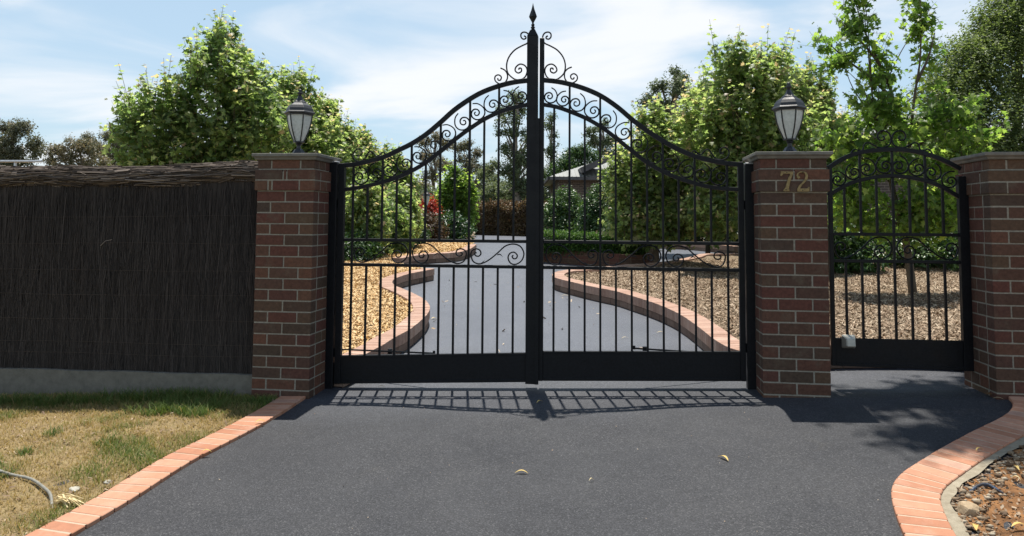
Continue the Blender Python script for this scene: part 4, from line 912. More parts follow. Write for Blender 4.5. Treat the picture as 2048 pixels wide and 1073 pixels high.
def tree(name, label, cat, base, lobes, nshoot, slen, nleaf, lsize, kind, m, trunk_r=.06, bark='bark', upb=.7, tipred=0., tbase=.35, tvar=.2, group=None, limbs=14, fork=.3, droop=.5, stems=True, trunk_top=None, shell=.45, clump=0., leanxy=(0, 0), tname='crown', lead=0, extra=()):
    base = np.array(base, float); root = thing(name, label, cat, base, group)
    Lb = np.array([l[:6] for l in lobes], float); wts = np.array([l[3] * l[4] * l[5] for l in lobes]) ** .72; wts /= wts.sum()
    ix = rng.choice(len(lobes), nshoot, p=wts); v = unit(nshoot); v[:, 2] = np.where((v[:, 2] < -.3) & (rng.random(nshoot) < .35), -v[:, 2], v[:, 2]); v /= np.linalg.norm(v, axis=1)[:, None]
    rad = (shell + (1 - shell) * rng.random(nshoot) ** .6); rad *= 1 + .10 * np.sin(v[:, 0] * 7 + ix) * np.cos(v[:, 2] * 6 + ix * 2)
    Cc = Lb[ix, :3] + base; Rr = Lb[ix, 3:6]; P0 = Cc + v * Rr * rad[:, None]
    if clump > 0:
        nc = max(6, int(nshoot / 28)); cen = P0[rng.choice(nshoot, nc, replace=False)]; d2 = ((P0[:, None, :] - cen[None]) ** 2).sum(-1); cl = cen[d2.argmin(1)]; P0 = P0 * (1 - clump) + cl * clump
    sd_ = v * .75 + np.array([0, 0, upb]) + rng.normal(0, .28, (nshoot, 3)); sd_ /= np.linalg.norm(sd_, axis=1)[:, None]
    sl = slen * (.5 + rng.random(nshoot)); P0 = P0 - sd_ * sl[:, None] * .55
    outer = np.clip((rad - .75) / .25, 0, 1)
    u = (np.arange(nleaf) + .5) / nleaf; uu = np.clip(u[None, :] + rng.normal(0, .05, (nshoot, nleaf)), 0, 1.02)
    P = P0[:, None, :] + sd_[:, None, :] * (sl[:, None] * uu)[:, :, None] + rng.normal(0, lsize * .42, (nshoot, nleaf, 3))
    rad_dir = rng.normal(0, 1, (nshoot, nleaf, 3)); rad_dir -= (rad_dir * sd_[:, None, :]).sum(-1, keepdims=True) * sd_[:, None, :]; rad_dir /= np.linalg.norm(rad_dir, axis=2)[..., None] + 1e-9
    D = rad_dir + sd_[:, None, :] * .3 + np.array([0, 0, -droop]); U = np.array([0, 0, .9]) + rng.normal(0, .7, D.shape) + rad_dir * .25
    tip = uu ** 5
    size = lsize * (.65 + .55 * rng.random((nshoot, nleaf))) * (1 - .45 * tip)
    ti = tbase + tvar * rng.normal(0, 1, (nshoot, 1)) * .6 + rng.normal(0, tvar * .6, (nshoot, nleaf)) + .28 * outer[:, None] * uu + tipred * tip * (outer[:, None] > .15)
    LC = [[P.reshape(-1, 3)], [D.reshape(-1, 3)], [U.reshape(-1, 3)], [size.ravel()], [ti.ravel()]]
    tb = MB()
    if lead:
        cand = np.where((rad > .86) & (v[:, 2] > -.1))[0]; pick = rng.choice(cand, min(lead, len(cand)), replace=False); k_ = 13
        A0 = P0[pick] + sd_[pick] * sl[pick][:, None] * .3; ld = v[pick] * .45 + np.array([0, 0, 1.1]) + rng.normal(0, .15, (len(pick), 3)); ld /= np.linalg.norm(ld, axis=1)[:, None]; ll = slen * (.7 + .85 * rng.random(len(pick)))
        uu = (np.arange(k_) + .6) / k_; Pl = A0[:, None, :] + ld[:, None, :] * (ll[:, None] * uu[None])[:, :, None] + rng.normal(0, lsize * .32, (len(pick), k_, 3))
        rd = rng.normal(0, 1, Pl.shape); rd -= (rd * ld[:, None, :]).sum(-1, keepdims=True) * ld[:, None, :]; rd /= np.linalg.norm(rd, axis=2)[..., None]
        new = (Pl.reshape(-1, 3), (rd + ld[:, None, :] * .6 - np.array([0, 0, .3])).reshape(-1, 3), (np.array([0, 0, 1.]) + rng.normal(0, .4, Pl.shape)).reshape(-1, 3), (lsize * (1.35 - .75 * uu[None]) * (.7 + .5 * rng.random(Pl.shape[:2]))).ravel(), (.58 + .34 * uu[None] ** 3 + rng.normal(0, .1, Pl.shape[:2]) + .25 * (uu[None] > .9)).ravel())
        for q_, w_ in zip(LC, new): q_.append(w_)
        for i in range(len(pick)): tb.tube([A0[i] - ld[i] * .2, A0[i] + ld[i] * ll[i]], [.006, .0025], 3, cap=False)
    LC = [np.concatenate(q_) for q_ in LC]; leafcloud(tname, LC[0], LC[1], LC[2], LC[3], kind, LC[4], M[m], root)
    # wood
    zt = trunk_top if trunk_top else float((Lb[:, 2] + Lb[:, 5] * .6).max()); topc = Lb[np.argmax(Lb[:, 2])]
    tp = [base + np.array([0, 0, -.1])]; nseg = 9
    for i in range(1, nseg + 1):
        f = i / nseg; tp.append(base + np.array([topc[0] * f ** 1.5 + leanxy[0] * math.sin(f * 3), topc[1] * f ** 1.5 + leanxy[1] * math.sin(f * 3), zt * f]) + rng.normal(0, trunk_r * .35, 3) * np.array([1, 1, 0]))
    tb.tube(tp, [trunk_r * (1 - .82 * i / nseg) + .006 for i in range(nseg + 1)], 8)
    tgt = P0[rng.choice(nshoot, min(nshoot, limbs), replace=False)]
    for g in tgt:
        f = min(.93, max(fork, (g[2] - base[2]) / zt * .75)); k = f * nseg; i0 = int(k); a = tp[i0] * (1 - k + i0) + tp[min(i0 + 1, nseg)] * (k - i0)
        md = a * .5 + g * .5 + np.array([0, 0, .10 * np.linalg.norm(g - a)]) + rng.normal(0, .04, 3); r0 = trunk_r * (1 - .8 * f) * .55 + .004
        tb.tube(catmull([a, md, g], 3), [r0, r0 * .85, r0 * .75, r0 * .6, r0 * .45, r0 * .35, r0 * .2], 5)
    for e_ in extra:
        q_ = catmull([base + np.array(p_) for p_ in e_], 4); tb.tube(q_, [.022 * (1 - .8 * i_ / len(q_)) for i_ in range(len(q_))], 6)
    if stems:
        for i in range(nshoot):
            a = P0[i]; b = a + sd_[i] * sl[i] * .98; w = max(.003, lsize * .035); tb.tube([a, (a + b) / 2, b], [w, w * .8, w * .4], 3, cap=False)
    tb.build('trunk', M[bark], root, smooth=True)
    return root
def gz(x, y): return float(H(x, y))
def at(px, Y): return (px - 1024) / FOC * Y
def ztop(py, Y): return float(atY(1024, py, Y)[2])

rowL = 'maples in the row left of the driveway'
def maple(px, Y, top, lobes, label, n, grp, ls=.095, m='maple', lead=130, **kw):
    x = at(px, Y); z0 = gz(x, Y) + .12; Ht = ztop(top, Y) - z0
    lb = [(a * Ht, b * Ht, c_ * Ht, d_ * Ht, e * Ht, f * Ht) for a, b, c_, d_, e, f in lobes]
    return tree('maple_tree', label, 'tree', (x, Y, z0), lb, int(n * 1.1), .42, 12, ls * 1.14, 'maple', m, .055, group=grp, lead=lead, **kw)
A_l = [(0, 0, .62, .16, .20, .28), (.02, 0, .80, .085, .10, .14), (-.18, -.03, .50, .17, .17, .19), (.15, 0, .50, .16, .17, .20), (-.27, 0, .55, .09, .1, .10), (-.27, 0, .36, .1, .1, .1), (.12, .03, .68, .10, .1, .14), (-.05, 0, .38, .22, .2, .15), (.0, 0, .28, .24, .22, .12)]
maple(425, 12.6, 18, A_l, 'tall leafy maple rising highest above the brushwood fence', 1150, rowL, ls=.10, tipred=.22, tbase=.42, upb=.9)
B_l = [(0, 0, .58, .2, .2, .30), (.02, 0, .82, .1, .1, .13), (.14, -.02, .45, .16, .16, .25), (-.12, 0, .45, .16, .16, .22), (0, 0, .22, .24, .22, .18), (.12, 0, .18, .2, .2, .14)]
maple(575, 16.2, 122, B_l, 'maple right behind the lantern of the fence side pillar', 1000, rowL, ls=.11, tipred=.2, tbase=.5, upb=.85)
maple(640, 20., 185, B_l, 'maple between the fence side lantern and the gate scrollwork', 850, rowL, ls=.12, tipred=.2, tbase=.52, upb=.85)
maple(712, 21.5, 250, B_l, 'maple showing just above the hinge end of the left gate leaf', 850, rowL, ls=.12, tipred=.15, tbase=.52, upb=.85)
maple(780, 25., 290, B_l, 'smallest farthest maple of the row seen through the left gate leaf', 700, rowL, ls=.13, tipred=.15, tbase=.5, upb=.85)
maple(908, 27, 330, [(0, 0, .6, .17, .16, .25), (.02, 0, .84, .09, .07, .10), (.12, 0, .45, .18, .18, .2), (-.11, 0, .38, .19, .18, .2), (.02, 0, .22, .26, .2, .18), (.16, 0, .62, .1, .1, .13)], 'conical young green tree beside the red tipped shrub', 800, None, ls=.13, m='maple2', tbase=.4)
# shrubs low behind the left leaf
def shrub(label, px, Y, top, w, m='shrub', n=700, ls=.07, kind='oval', grp=None, name='shrub', d=None, tb=.45, cat='shrub', slen=.3, bz=None, nl=10):
    x = at(px, Y); z0 = (gz(x, Y) + .1) if bz is None else bz; Ht = ztop(top, Y) - z0; W2 = w / FOC * Y / 2; d = d or W2
    lb = [(0, 0, Ht * .45, W2 * .8, d * .8, Ht * .45), (-W2 * .4, 0, Ht * .35, W2 * .6, d * .7, Ht * .38), (W2 * .4, 0, Ht * .35, W2 * .6, d * .7, Ht * .38), (W2 * .1, 0, Ht * .65, W2 * .5, d * .6, Ht * .33), (0, -d * .3, Ht * .2, W2 * .8, d * .7, Ht * .22)]
    return tree(name, label, cat, (x, Y, z0), lb, n, slen, nl, ls, kind, m, .03, group=grp, limbs=8, stems=False, upb=.5, tbase=tb, shell=.55, trunk_top=Ht * .7, tname='foliage')
gs = 'shrubs along the left bed'
shrub('large leaved light green shrub behind the hinge end of the left gate leaf', 725, 15.2, 345, 110, 'maple', 650, .11, 'maple', gs, tb=.55)
shrub('bright green shrub with big leaves behind the middle of the left gate leaf', 795, 17.4, 365, 95, 'maple', 600, .12, 'maple', gs, tb=.55)
shrub('dark glossy low shrub under the maples at the back of the straw bed', 700, 14.6, 470, 130, 'shrub', 450, .08, 'oval', gs, tb=.3)
shrub('broad leafy shrub filling the far end of the straw bed', 770, 16.2, 400, 120, 'maple', 600, .11, 'maple', gs, tb=.42)
shrub('dark low shrub at the near end of the far left bed', 812, 18.6, 440, 90, 'shrub', 500, .09, 'oval', gs, tb=.25)
shrub('dark purple brown shrub below the red tipped bush', 848, 20.2, 425, 95, 'copper', 500, .09, 'oval', gs, tb=.25)
shrub('dark green low shrub at the foot of the conical tree', 898, 21.6, 425, 105, 'shrub', 550, .10, 'oval', gs, tb=.2)
shrub('red tipped shrub behind the garden lamp post', 858, 23.5, 393, 62, 'red', 420, .09, 'oval', gs, tb=.55)
# garden lamp
gl = thing('garden_lamp', 'slim black garden lamp post in front of the red tipped shrub', 'lamp post', (at(853, 22.2), 22.2, gz(at(853, 22.2), 22.2)))
x_, y_ = at(853, 22.2), 22.2; z1_ = ztop(412, y_); mb = MB(); mb.tube([(x_, y_, gz(x_, y_)), (x_, y_, z1_)], .03, 8); mb.build('pole', M['lampmetal'], gl)
mb = MB(); mb.lathe((x_, y_, z1_), [(.05, 0), (.09, .18), (.1, .28)], 6); mb.build('glass', M['glass'], gl)
mb = MB(); mb.lathe((x_, y_, z1_ + .28), [(.13, 0), (.10, .06), (.05, .10), (.015, .16)], 6); mb.build('roof', M['lampmetal'], gl)
# copper hedge
def hedge(name, label, p0, p1, wd, z0, hgt, n, ls, m, tb=.4, grp=None, kind='oval', wav=.03):
    p0, p1 = np.array(p0, float), np.array(p1, float); root = thing(name, label, 'hedge', (*p0, z0), grp)
    dv = p1 - p0; ln = np.linalg.norm(dv); dv /= ln; nv = np.array([-dv[1], dv[0]])
    s = rng.random(n) * ln; fc = rng.random(n); w = np.where(fc < .45, -wd / 2, np.where(fc < .55, wd / 2, (rng.random(n) - .5) * wd)) + rng.normal(0, .03, n); top_ = hgt * 1. + wav * (np.sin(s * 3.1 + 1) + .6 * np.sin(s * 7.7)) * .6; w += wav * .5 * np.sin(s * 5.3 + 3 * rng.random(n)); z = np.where(fc < .55, rng.random(n) * top_, top_) + rng.normal(0, .03 + wav * .3, n)
    P = np.stack([p0[0] + dv[0] * s + nv[0] * w, p0[1] + dv[1] * s + nv[1] * w, z0 + z], -1); D = unit(n) + np.array([0, -.3, .5]); U = unit(n) * .6 + np.array([0, -.4, .8])
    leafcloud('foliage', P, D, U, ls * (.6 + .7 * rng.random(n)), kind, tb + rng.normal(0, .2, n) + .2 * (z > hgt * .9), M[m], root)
    mb = MB(); q = wd / 2 - .05; a = np.array([*(p0 - nv * q), z0]); mb.box(a, np.array([*(dv * ln), 0]), np.array([*(nv * q * 2), 0]), np.array([0, 0, hgt - .06 - wav])); mb.build('stems', M['bark'], root)
hedge('hedge', 'clipped copper brown hedge at the top of the driveway', (at(945, 38), 38), (at(1100, 34.5), 34.5), 1.3, gz(-2, 36) - .1, 1.45, 26000, .11, 'copper', .5, wav=.22)
hedge('hedge', 'low clipped green box hedge on the island wall', (at(1078, 16.2), 16.2), (at(1302, 15.0), 15.0), .7, gz(2, 15.8) + .22, .36, 15000, .05, 'box', .3)
# island wall
iw = thing('island_wall', 'low brick retaining wall under the clipped green hedge', 'wall', (at(1100, 15.9), 15.9, gz(1, 15.9)))
IW = catmull([(at(1072, 16.9), 17.2), (at(1074, 16.2), 16.3), (at(1095, 15.8), 15.85), (at(1180, 15.2), 15.2), (at(1270, 14.6), 14.6), (at(1304, 14.9), 14.95), (at(1312, 15.4), 15.5)], 6)
IWp = resample([p[:2] for p in IW], .24); IWo = offset(IWp, .11); mb = MB()
for i in range(len(IWp) - 1):
    for k in range(4):
        a, b_ = IWp[i], IWp[i + 1]; dv = (b_ - a); sh = .5 * (k % 2); a2 = a + dv * (.02 + 0); b2 = b_ - dv * .02; c2, d2 = IWo[i + 1], IWo[i]; z0 = gz(*a) - .05 + k * .086
        V = [(*p_, z0) for p_ in (a2, b2, c2, d2)] + [(*p_, z0 + .077) for p_ in (a2, b2, c2, d2)]
        mb.add(V, [(4, 5, 6, 7), (0, 1, 5, 4), (1, 2, 6, 5), (2, 3, 7, 6), (3, 0, 4, 7)], 0, float(rng.random()))
mb.build('brickwork', M['brick'], iw)
mb = MB(); a_, b_, = offset(IWp, .008), offset(IWp, .6)
for i in range(len(IWp) - 1): mb.add([(*a_[i], gz(*a_[i]) - .1), (*a_[i + 1], gz(*a_[i + 1]) - .1), (*a_[i + 1], gz(*a_[i]) + .285), (*a_[i], gz(*a_[i]) + .285), (*b_[i], gz(*a_[i]) + .285), (*b_[i + 1], gz(*a_[i]) + .285)], [(0, 1, 2, 3), (3, 2, 5, 4)])
mb.build('mortar', M['mulchbase2'], iw)

# right-hand maples
rowR = 'maples in the bark mulched bed on the right'
R1 = [(0, 0, .62, .19, .2, .28), (-.08, 0, .84, .1, .1, .12), (.08, 0, .80, .1, .1, .13), (-.18, -.02, .52, .15, .16, .2), (.17, 0, .52, .15, .16, .2), (0, 0, .40, .24, .2, .16), (.1, 0, .33, .2, .2, .12), (-.05, -.05, .25, .24, .2, .12)]
maple(1500, 13.2, 62, R1, 'large round maple rising left of the lantern on the numbered pillar', 1250, rowR, ls=.10, tipred=.12, tbase=.55, upb=.85)
maple(1600, 16.2, 112, R1, 'maple behind the lantern on the numbered pillar', 950, rowR, ls=.105, tipred=.12, tbase=.6, upb=.85)
R2 = [(0, 0, .62, .2, .2, .28), (-.02, 0, .85, .1, .1, .12), (-.16, 0, .45, .15, .16, .25), (.17, -.03, .5, .15, .16, .24), (0, 0, .33, .27, .22, .14), (.12, 0, .28, .2, .2, .12), (0, -.06, .235, .27, .22, .09), (-.14, 0, .25, .18, .2, .10)]
maple(1313, 14.2, 200, R2, 'maple with a bare lower trunk nearest the driveway on the right', 1150, rowR, ls=.095, tipred=.1, tbase=.55, upb=.8)
maple(1415, 17.6, 150, R2, 'maple with a dark bare trunk at the back edge of the bark bed', 1000, rowR, ls=.105, tipred=.08, tbase=.5, upb=.8)
# open-crowned maple behind the side gate
x_, Y_ = at(1823, 9.9), 9.9; z_ = gz(x_, Y_) + .1; Q = lambda px, py, Y, rx, ry, rz: (at(px, Y) - x_, Y - Y_, ztop(py, Y) - z_, rx, ry, rz)
D_l = [Q(1695, 110, 9.9, .26, .3, .12), Q(1720, 50, 9.9, .24, .3, .22), Q(1715, 0, 9.9, .30, .3, .2), Q(1665, 125, 9.9, .16, .2, .08), Q(1760, 90, 9.9, .16, .2, .12), Q(1765, 140, 9.9, .25, .3, .25), Q(1660, 80, 9.8, .22, .25, .12), Q(1755, 205, 9.8, .4, .4, .2),
       Q(1850, 40, 10., .17, .25, .26), Q(1862, 105, 10., .13, .2, .25), Q(1850, -30, 10., .2, .25, .3), Q(1870, 155, 10, .15, .2, .15), Q(1740, -60, 9.9, .3, .3, .3),
       Q(1820, 240, 9.8, .55, .5, .26), Q(1700, 275, 9.7, .4, .4, .22), Q(1920, 215, 9.6, .42, .4, .18), Q(1960, 265, 9.5, .32, .35, .13), Q(1780, 310, 9.5, .6, .5, .28), Q(1900, 310, 9.6, .5, .5, .28), Q(1720, 370, 9.6, .42, .4, .3), Q(1840, 400, 9.6, .55, .5, .26), Q(1740, 440, 9.7, .5, .4, .16), Q(1850, 445, 9.7, .5, .4, .16), Q(1690, 415, 9.8, .3, .4, .2), Q(1890, 400, 9.8, .4, .4, .25)]
tree('maple_tree', 'open crowned bright green maple standing behind the side gate', 'tree', (x_, Y_, z_), D_l, 760, .36, 9, .098, 'maple', 'maple2', .05, group=rowR, upb=.45, tbase=.5, limbs=17, droop=.8, shell=.25, trunk_top=ztop(190, Y_) - z_, fork=.35,
     extra=[[Q(px, py, 9.9, 0, 0, 0)[:3] for px, py in pl] for pl in (((1815, 300), (1795, 200), (1765, 120), (1735, 50), (1715, -20)), ((1790, 190), (1745, 150), (1700, 115), (1655, 75)), ((1770, 130), (1740, 90), (1690, 40)), ((1822, 290), (1835, 190), (1850, 100), (1852, -30)), ((1840, 160), (1865, 110), (1880, 60)), ((1805, 240), (1740, 215), (1690, 180)), ((1820, 300), (1880, 260), (1950, 240)))])
# dense small leaved tree at right
x_, Y_ = at(2010, 15.5), 15.5; z_ = gz(x_, Y_)
Q = lambda px, py, Y, rx, ry, rz: (at(px, Y) - x_, Y - Y_, ztop(py, Y) - z_, rx, ry, rz)
tree('broad_tree', 'dense dark small leaved evergreen tree towering at the right edge', 'tree', (x_, Y_, z_), [Q(2030, 110, 15.5, 1.1, 1.1, 1.0), Q(1960, 150, 15.3, .9, 1., .85), Q(1900, 205, 15.2, .7, .9, .75), Q(2060, 40, 15.6, .8, .9, .7), Q(2015, 55, 15.5, .75, .8, .6), Q(2080, -30, 15.6, .9, .9, .7), Q(1935, 120, 15.4, .5, .6, .5), Q(1990, 260, 15, 1.3, 1.2, .9), Q(2060, 330, 15, 1.4, 1.2, .9), Q(1930, 330, 15, 1.2, 1.1, .9), Q(1980, 430, 15, 1.3, 1.1, .9)],
     6400, .5, 14, .075, 'oval', 'olive', .14, upb=.8, tbase=.45, limbs=30, droop=.2, shell=.5, stems=False)
# shrubs and hedges behind the right side
gr = 'shrubs behind the right bed'
shrub('glossy dark shrub low behind the side gate on the left', 1690, 13.2, 425, 150, 'shrub', 650, .09, 'oval', gr, tb=.6)
shrub('glossy dark shrub low behind the side gate on the right', 1850, 14.0, 412, 210, 'shrub', 750, .09, 'oval', gr, tb=.62)
shrub('rounded glossy green shrub in front of the house wall', 1130, 27, 372, 110, 'shrub', 900, .11, 'oval', gr, tb=.62)
shrub('taller green shrub at the right end of the house wall', 1200, 25, 362, 95, 'shrub', 850, .11, 'oval', gr, tb=.5)
shrub('dark shrub behind the trunk nearest the driveway', 1275, 23.5, 380, 130, 'shrub', 800, .11, 'oval', gr, tb=.25)
shrub('dark shrub behind the back trunk of the bark bed', 1380, 21.8, 380, 150, 'shrub', 850, .11, 'oval', gr, tb=.22)
shrub('dark shrub behind the hinge end of the right gate leaf', 1490, 20, 390, 160, 'shrub', 850, .11, 'oval', gr, tb=.25)
shrub('dark shrub behind the numbered pillar', 1620, 18.6, 380, 170, 'shrub', 700, .11, 'oval', gr, tb=.3)
# background gums
gg = 'gum trees in the background'
def gum(label, px, Y, top, w, m='gum', n=650, ls=.3, bot=.35, nl=12, nlob=13, cl=.55, grp=gg, lean=0., tr=.3, tb=.5, seed=0, sh=.5):
    global rng
    x = at(px, Y); z0 = gz(x, Y); Ht = ztop(top, Y) - z0; W2 = w / FOC * Y / 2; keep_ = rng; rng = np.random.default_rng(100 + seed)
    n = int(n * 2.0); ls *= 1.0; cl *= .35; nlob = int(nlob * 1.5)
    lb = [(0, 0, Ht * .80, W2 * .45, W2 * .45, Ht * .17)]
    for i in range(nlob):
        a = rng.random() * 6.28; r = W2 * (.3 + .6 * rng.random()); zz = Ht * (bot + (.93 - bot) * rng.random()); rr_ = W2 * (.24 + .22 * rng.random()); lb.append((r * math.cos(a) + lean * zz, r * math.sin(a), zz, rr_, rr_, min(rr_ * .55, Ht - zz + .2)))
    o = tree('gum_tree', label, 'tree', (x, Y, z0), lb, n, ls * 3, nl, ls, 'quad', m, tr, 'gumbark', group=grp, limbs=22, stems=False, upb=.4, tbase=tb, tvar=.28, shell=sh, clump=cl, droop=.7, trunk_top=Ht * .8)
    rng = keep_; return o
def gumpx(label, Y, lobes, m='gum', ls=.17, tb=.5, dens=1., tr=.22, seed=0, name='gum_tree', bark='gumbark', kind='quad'):
    """lobes: (px, py, radius in px) read off the skyline at distance Y"""
    global rng
    keep_ = rng; rng = np.random.default_rng(300 + seed); k = Y / FOC
    cxp = sum(l[0] * l[2] for l in lobes) / sum(l[2] for l in lobes); x = at(cxp, Y); z0 = gz(x, Y)
    lb = [(at(px, Y) - x, rng.normal(0, r_ * k * .5), ztop(py, Y) - z0, r_ * k, r_ * k * 1.1, r_ * k * .78) for px, py, r_ in lobes]
    area = sum(l[2] ** 2 for l in lobes) * k * k; n = int(min(1500, 32 * dens * area / (ls * ls * 8)))
    o = tree(name, label, 'tree', (x, Y, z0), lb, max(n, 160), ls * 3.2, 12, ls, kind, m, tr, bark, group=gg, limbs=len(lb) * 3, stems=False, upb=.4, tbase=tb, tvar=.28, shell=.35, clump=.22, droop=.8, trunk_top=max(l[2] for l in lb), fork=.35)
    rng = keep_; return o
gumpx('grey green gum tree at the far left picture edge', 46, [(12, 262, 24), (48, 268, 26), (75, 292, 20), (22, 300, 32), (62, 308, 28), (-25, 280, 34), (-20, 320, 34), (35, 335, 34)], seed=1, tb=.35)
gumpx('low olive brown gum crown over the brushwood fence', 56, [(150, 302, 26), (182, 306, 24), (112, 312, 22), (160, 293, 15), (130, 335, 32), (175, 335, 32)], seed=3, tb=.75)
gumpx('wide brownish gum crown touching the tallest maple', 64, [(178, 286, 17), (212, 281, 20), (245, 287, 20), (268, 300, 18), (228, 306, 26), (195, 305, 22), (262, 325, 28), (225, 335, 30)], seed=4, tb=.55)
gumpx('rust grey gum just left of the tallest maple above the fence', 58, [(300, 305, 16), (285, 318, 18), (318, 318, 18), (300, 340, 26)], seed=5, tb=.65)
gumpx('brown grey gum crown framed by the left gate leaf', 62, [(848, 290, 17), (870, 280, 18), (892, 292, 16), (856, 318, 20), (884, 330, 22), (862, 356, 22), (845, 375, 20)], seed=6, tb=.7)
gumpx('rounded olive gum crown framed beside the brown grey one', 58, [(918, 296, 15), (938, 290, 16), (955, 303, 15), (930, 322, 20), (952, 338, 22), (925, 352, 22), (972, 345, 20), (948, 375, 26)], seed=7, tb=.55)
gumpx('low sunlit gum left of the tall one behind the gate centre', 52, [(985, 330, 18), (968, 352, 20), (992, 365, 24), (975, 390, 26), (1000, 398, 24)], 'gumgreen', seed=8, tb=.6)
gumpx('tall upright gum rising behind the gate centre post', 42, [(1030, 196, 20), (1012, 220, 22), (1042, 226, 20), (1003, 255, 17), (1034, 262, 24), (1060, 280, 20), (1014, 300, 22), (1045, 318, 28), (1070, 345, 26), (1020, 345, 26), (1048, 378, 32), (1015, 390, 26), (992, 262, 9)], 'gumgreen', ls=.14, seed=9, tb=.45, tr=.28)
gumpx('slender gum right of the gate centre post', 48, [(1103, 232, 13), (1092, 252, 15), (1108, 278, 14), (1098, 305, 17), (1112, 335, 20), (1098, 365, 22), (1092, 395, 24)], 'gumgreen', ls=.15, seed=10, tb=.45)
gumpx('dark green dense tree left of the house roof', 45, [(1140, 308, 20), (1160, 300, 20), (1125, 330, 24), (1175, 310, 22), (1150, 340, 30), (1105, 350, 22), (1200, 330, 26)], 'shrub', ls=.15, dens=1.3, seed=11, tb=.55)
gumpx('gum behind the house roof ridge', 55, [(1182, 262, 16), (1205, 252, 16), (1192, 285, 20), (1218, 280, 20), (1210, 310, 24)], 'gumgreen', seed=12, tb=.45)
gumpx('dark gum showing over the right maples', 33, [(1350, 145, 16), (1372, 152, 14), (1328, 168, 20), (1310, 178, 16), (1350, 178, 24), (1300, 205, 24), (1335, 210, 28), (1372, 190, 20)], 'gumgreen', ls=.13, seed=13, tb=.35)
gumpx('far conifer glimpsed right of the numbered pillar lantern', 50, [(1690, 242, 10), (1705, 236, 10), (1720, 245, 12), (1680, 260, 16), (1712, 268, 20), (1740, 262, 18)], 'shrub', ls=.16, seed=14, tb=.3)
gumpx('low scrubby tree behind the copper hedge', 50, [(960, 400, 22), (985, 385, 26), (1015, 380, 28), (1045, 392, 26), (1075, 390, 26), (1000, 415, 26), (1040, 418, 26)], 'gumgreen', ls=.17, seed=15, tb=.5, tr=.12)
gumpx('low dense tree closing the view left of the red shrub', 44, [(770, 385, 26), (800, 375, 28), (835, 390, 26), (865, 395, 24), (890, 385, 24), (820, 415, 30), (870, 420, 26)], 'gumgreen', ls=.17, seed=16, tb=.35, tr=.12)
# overhanging street gum, mostly above the picture, whose shade falls by the side gate
rk = rng; rng = np.random.default_rng(55)
tree('gum_tree', 'tall gum overhanging the side gate from beyond the right picture edge', 'tree', (8.6, 8.2, gz(7, 8.2)), [(-5.9, -1.05, 8.6, .95, .5, .35), (-5.0, -.75, 8.5, 1.1, .55, .3), (-4.0, -.95, 8.7, 1., .6, .35), (-4.6, -1.25, 9., .9, .4, .3), (-5.4, -.35, 8.8, 1., .35, .3), (-4.2, -.3, 9, 1, .4, .3), (-3.2, -.8, 9.2, .9, .6, .5), (-5.5, -1.6, 8.9, .5, .25, .3), (-6.1, -.3, 8.7, .7, .4, .3), (-5.3, .1, 8.9, .9, .3, .3), (-4.6, .1, 8.9, .9, .3, .3), (-2, -.5, 9.6, 1.2, 1., .8), (0, 0, 10.2, 1.6, 1.4, 1.)],
     2600, .5, 12, .13, 'quad', 'gumgreen', .22, 'gumbark', group=gg, limbs=30, stems=False, upb=.2, tbase=.5, shell=.1, clump=.3, droop=.9, trunk_top=9.5, fork=.75)
rng = rk

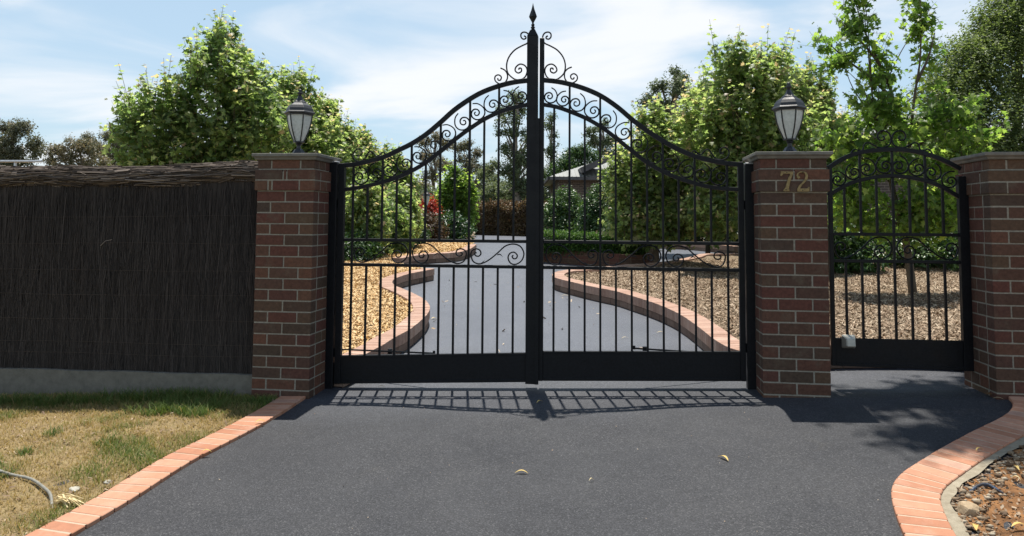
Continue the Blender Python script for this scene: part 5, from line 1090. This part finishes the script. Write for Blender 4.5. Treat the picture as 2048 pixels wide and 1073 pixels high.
# ------------------------------------------------------------------ houses
def house(name, label, x0, x1, y0, y1, z0, ze, zr, ov=.5):
    h = thing(name, label, 'house', (x0, y0, z0)); mb = MB(); mb.box((x0, y0, z0), (x1 - x0, 0, 0), (0, y1 - y0, 0), (0, 0, ze - z0)); mb.build('wall', M['housebrick'], h)
    rf = MB(); ym = (y0 + y1) / 2; d_ = (y1 - y0) / 2 + ov; xa, xb, ya, yb = x0 - ov, x1 + ov, y0 - ov, y1 + ov
    V = [(xa, ya, ze), (xb, ya, ze), (xb, yb, ze), (xa, yb, ze), (xa + d_, ym, zr), (xb - d_, ym, zr)]
    rf.add(V, [(0, 1, 5, 4), (1, 2, 5), (2, 3, 4, 5), (3, 0, 4), (3, 2, 1, 0)])
    ns = int((xb - xa) / .2)
    for i in range(ns):                       # standing ribs on the front slope
        x = xa + .1 + i * .2; f = min(1, (x - xa) / d_, (xb - x) / d_)
        if f < .05: continue
        rf.tube([(x, ya, ze + .012), (x, ya + (ym - ya) * f, ze + (zr - ze) * f + .012)], .018, 4)
    o = rf.build('roof', M['roof'], h)
    mb = MB(); mb.box((xa - .05, ya - .1, ze - .16), (xb - xa + .1, 0, 0), (0, .1, 0), (0, 0, .15)); mb.box((xa - .1, ya - .1, ze - .16), (.1, 0, 0), (0, yb - ya + .1, 0), (0, 0, .15)); mb.build('gutter', M['trim'], h)
    return h, mb
xh, yh = at(1102, 36) + .4, 36.; ze_ = ztop(353, yh - .5); zg_ = gz(xh, yh) - .2
h, _ = house('brick_house', 'brick house with a pale grey steel hip roof seen through the right gate leaf', xh, xh + 11, yh, yh + 8, zg_, ze_, ze_ + 1.7)
fr = MB(); xf = at(1160, 35.4); fr.add([(xf, 35.3, ztop(335, 35.3)), (xf + 2.2, 35.3, ztop(335, 35.3) + 1.0), (xf + 2.2, 35.3, ztop(335, 35.3) + .72), (xf + .1, 35.3, ztop(335, 35.3) - .25), (xf, 36.8, ztop(335, 35.3)), (xf + 2.2, 36.8, ztop(335, 35.3) + 1.), (xf + 2.2, 36.8, ztop(335, 35.3) + .72), (xf + .1, 36.8, ztop(335, 35.3) - .25)], [(0, 3, 2, 1), (4, 5, 6, 7), (0, 1, 5, 4), (1, 2, 6, 5), (2, 3, 7, 6), (3, 0, 4, 7)]); fr.build('gable_board', M['trim'], h)
mb = MB(); mb.box((xh + 1.6, yh - .03, zg_ + 1.1), (1.2, 0, 0), (0, .03, 0), (0, 0, 1.1)); w_ = mb.build('window', M['trim'], h)
x2 = at(1655, 24); z2_ = ztop(262, 24)
house('garage', 'garage with a pale corrugated roof glimpsed right of the numbered pillar lantern', x2 + .4, x2 + 6, 24.5, 30, gz(x2, 24) - .2, z2_, z2_ + 1.3)[0]['category'] = 'garage'
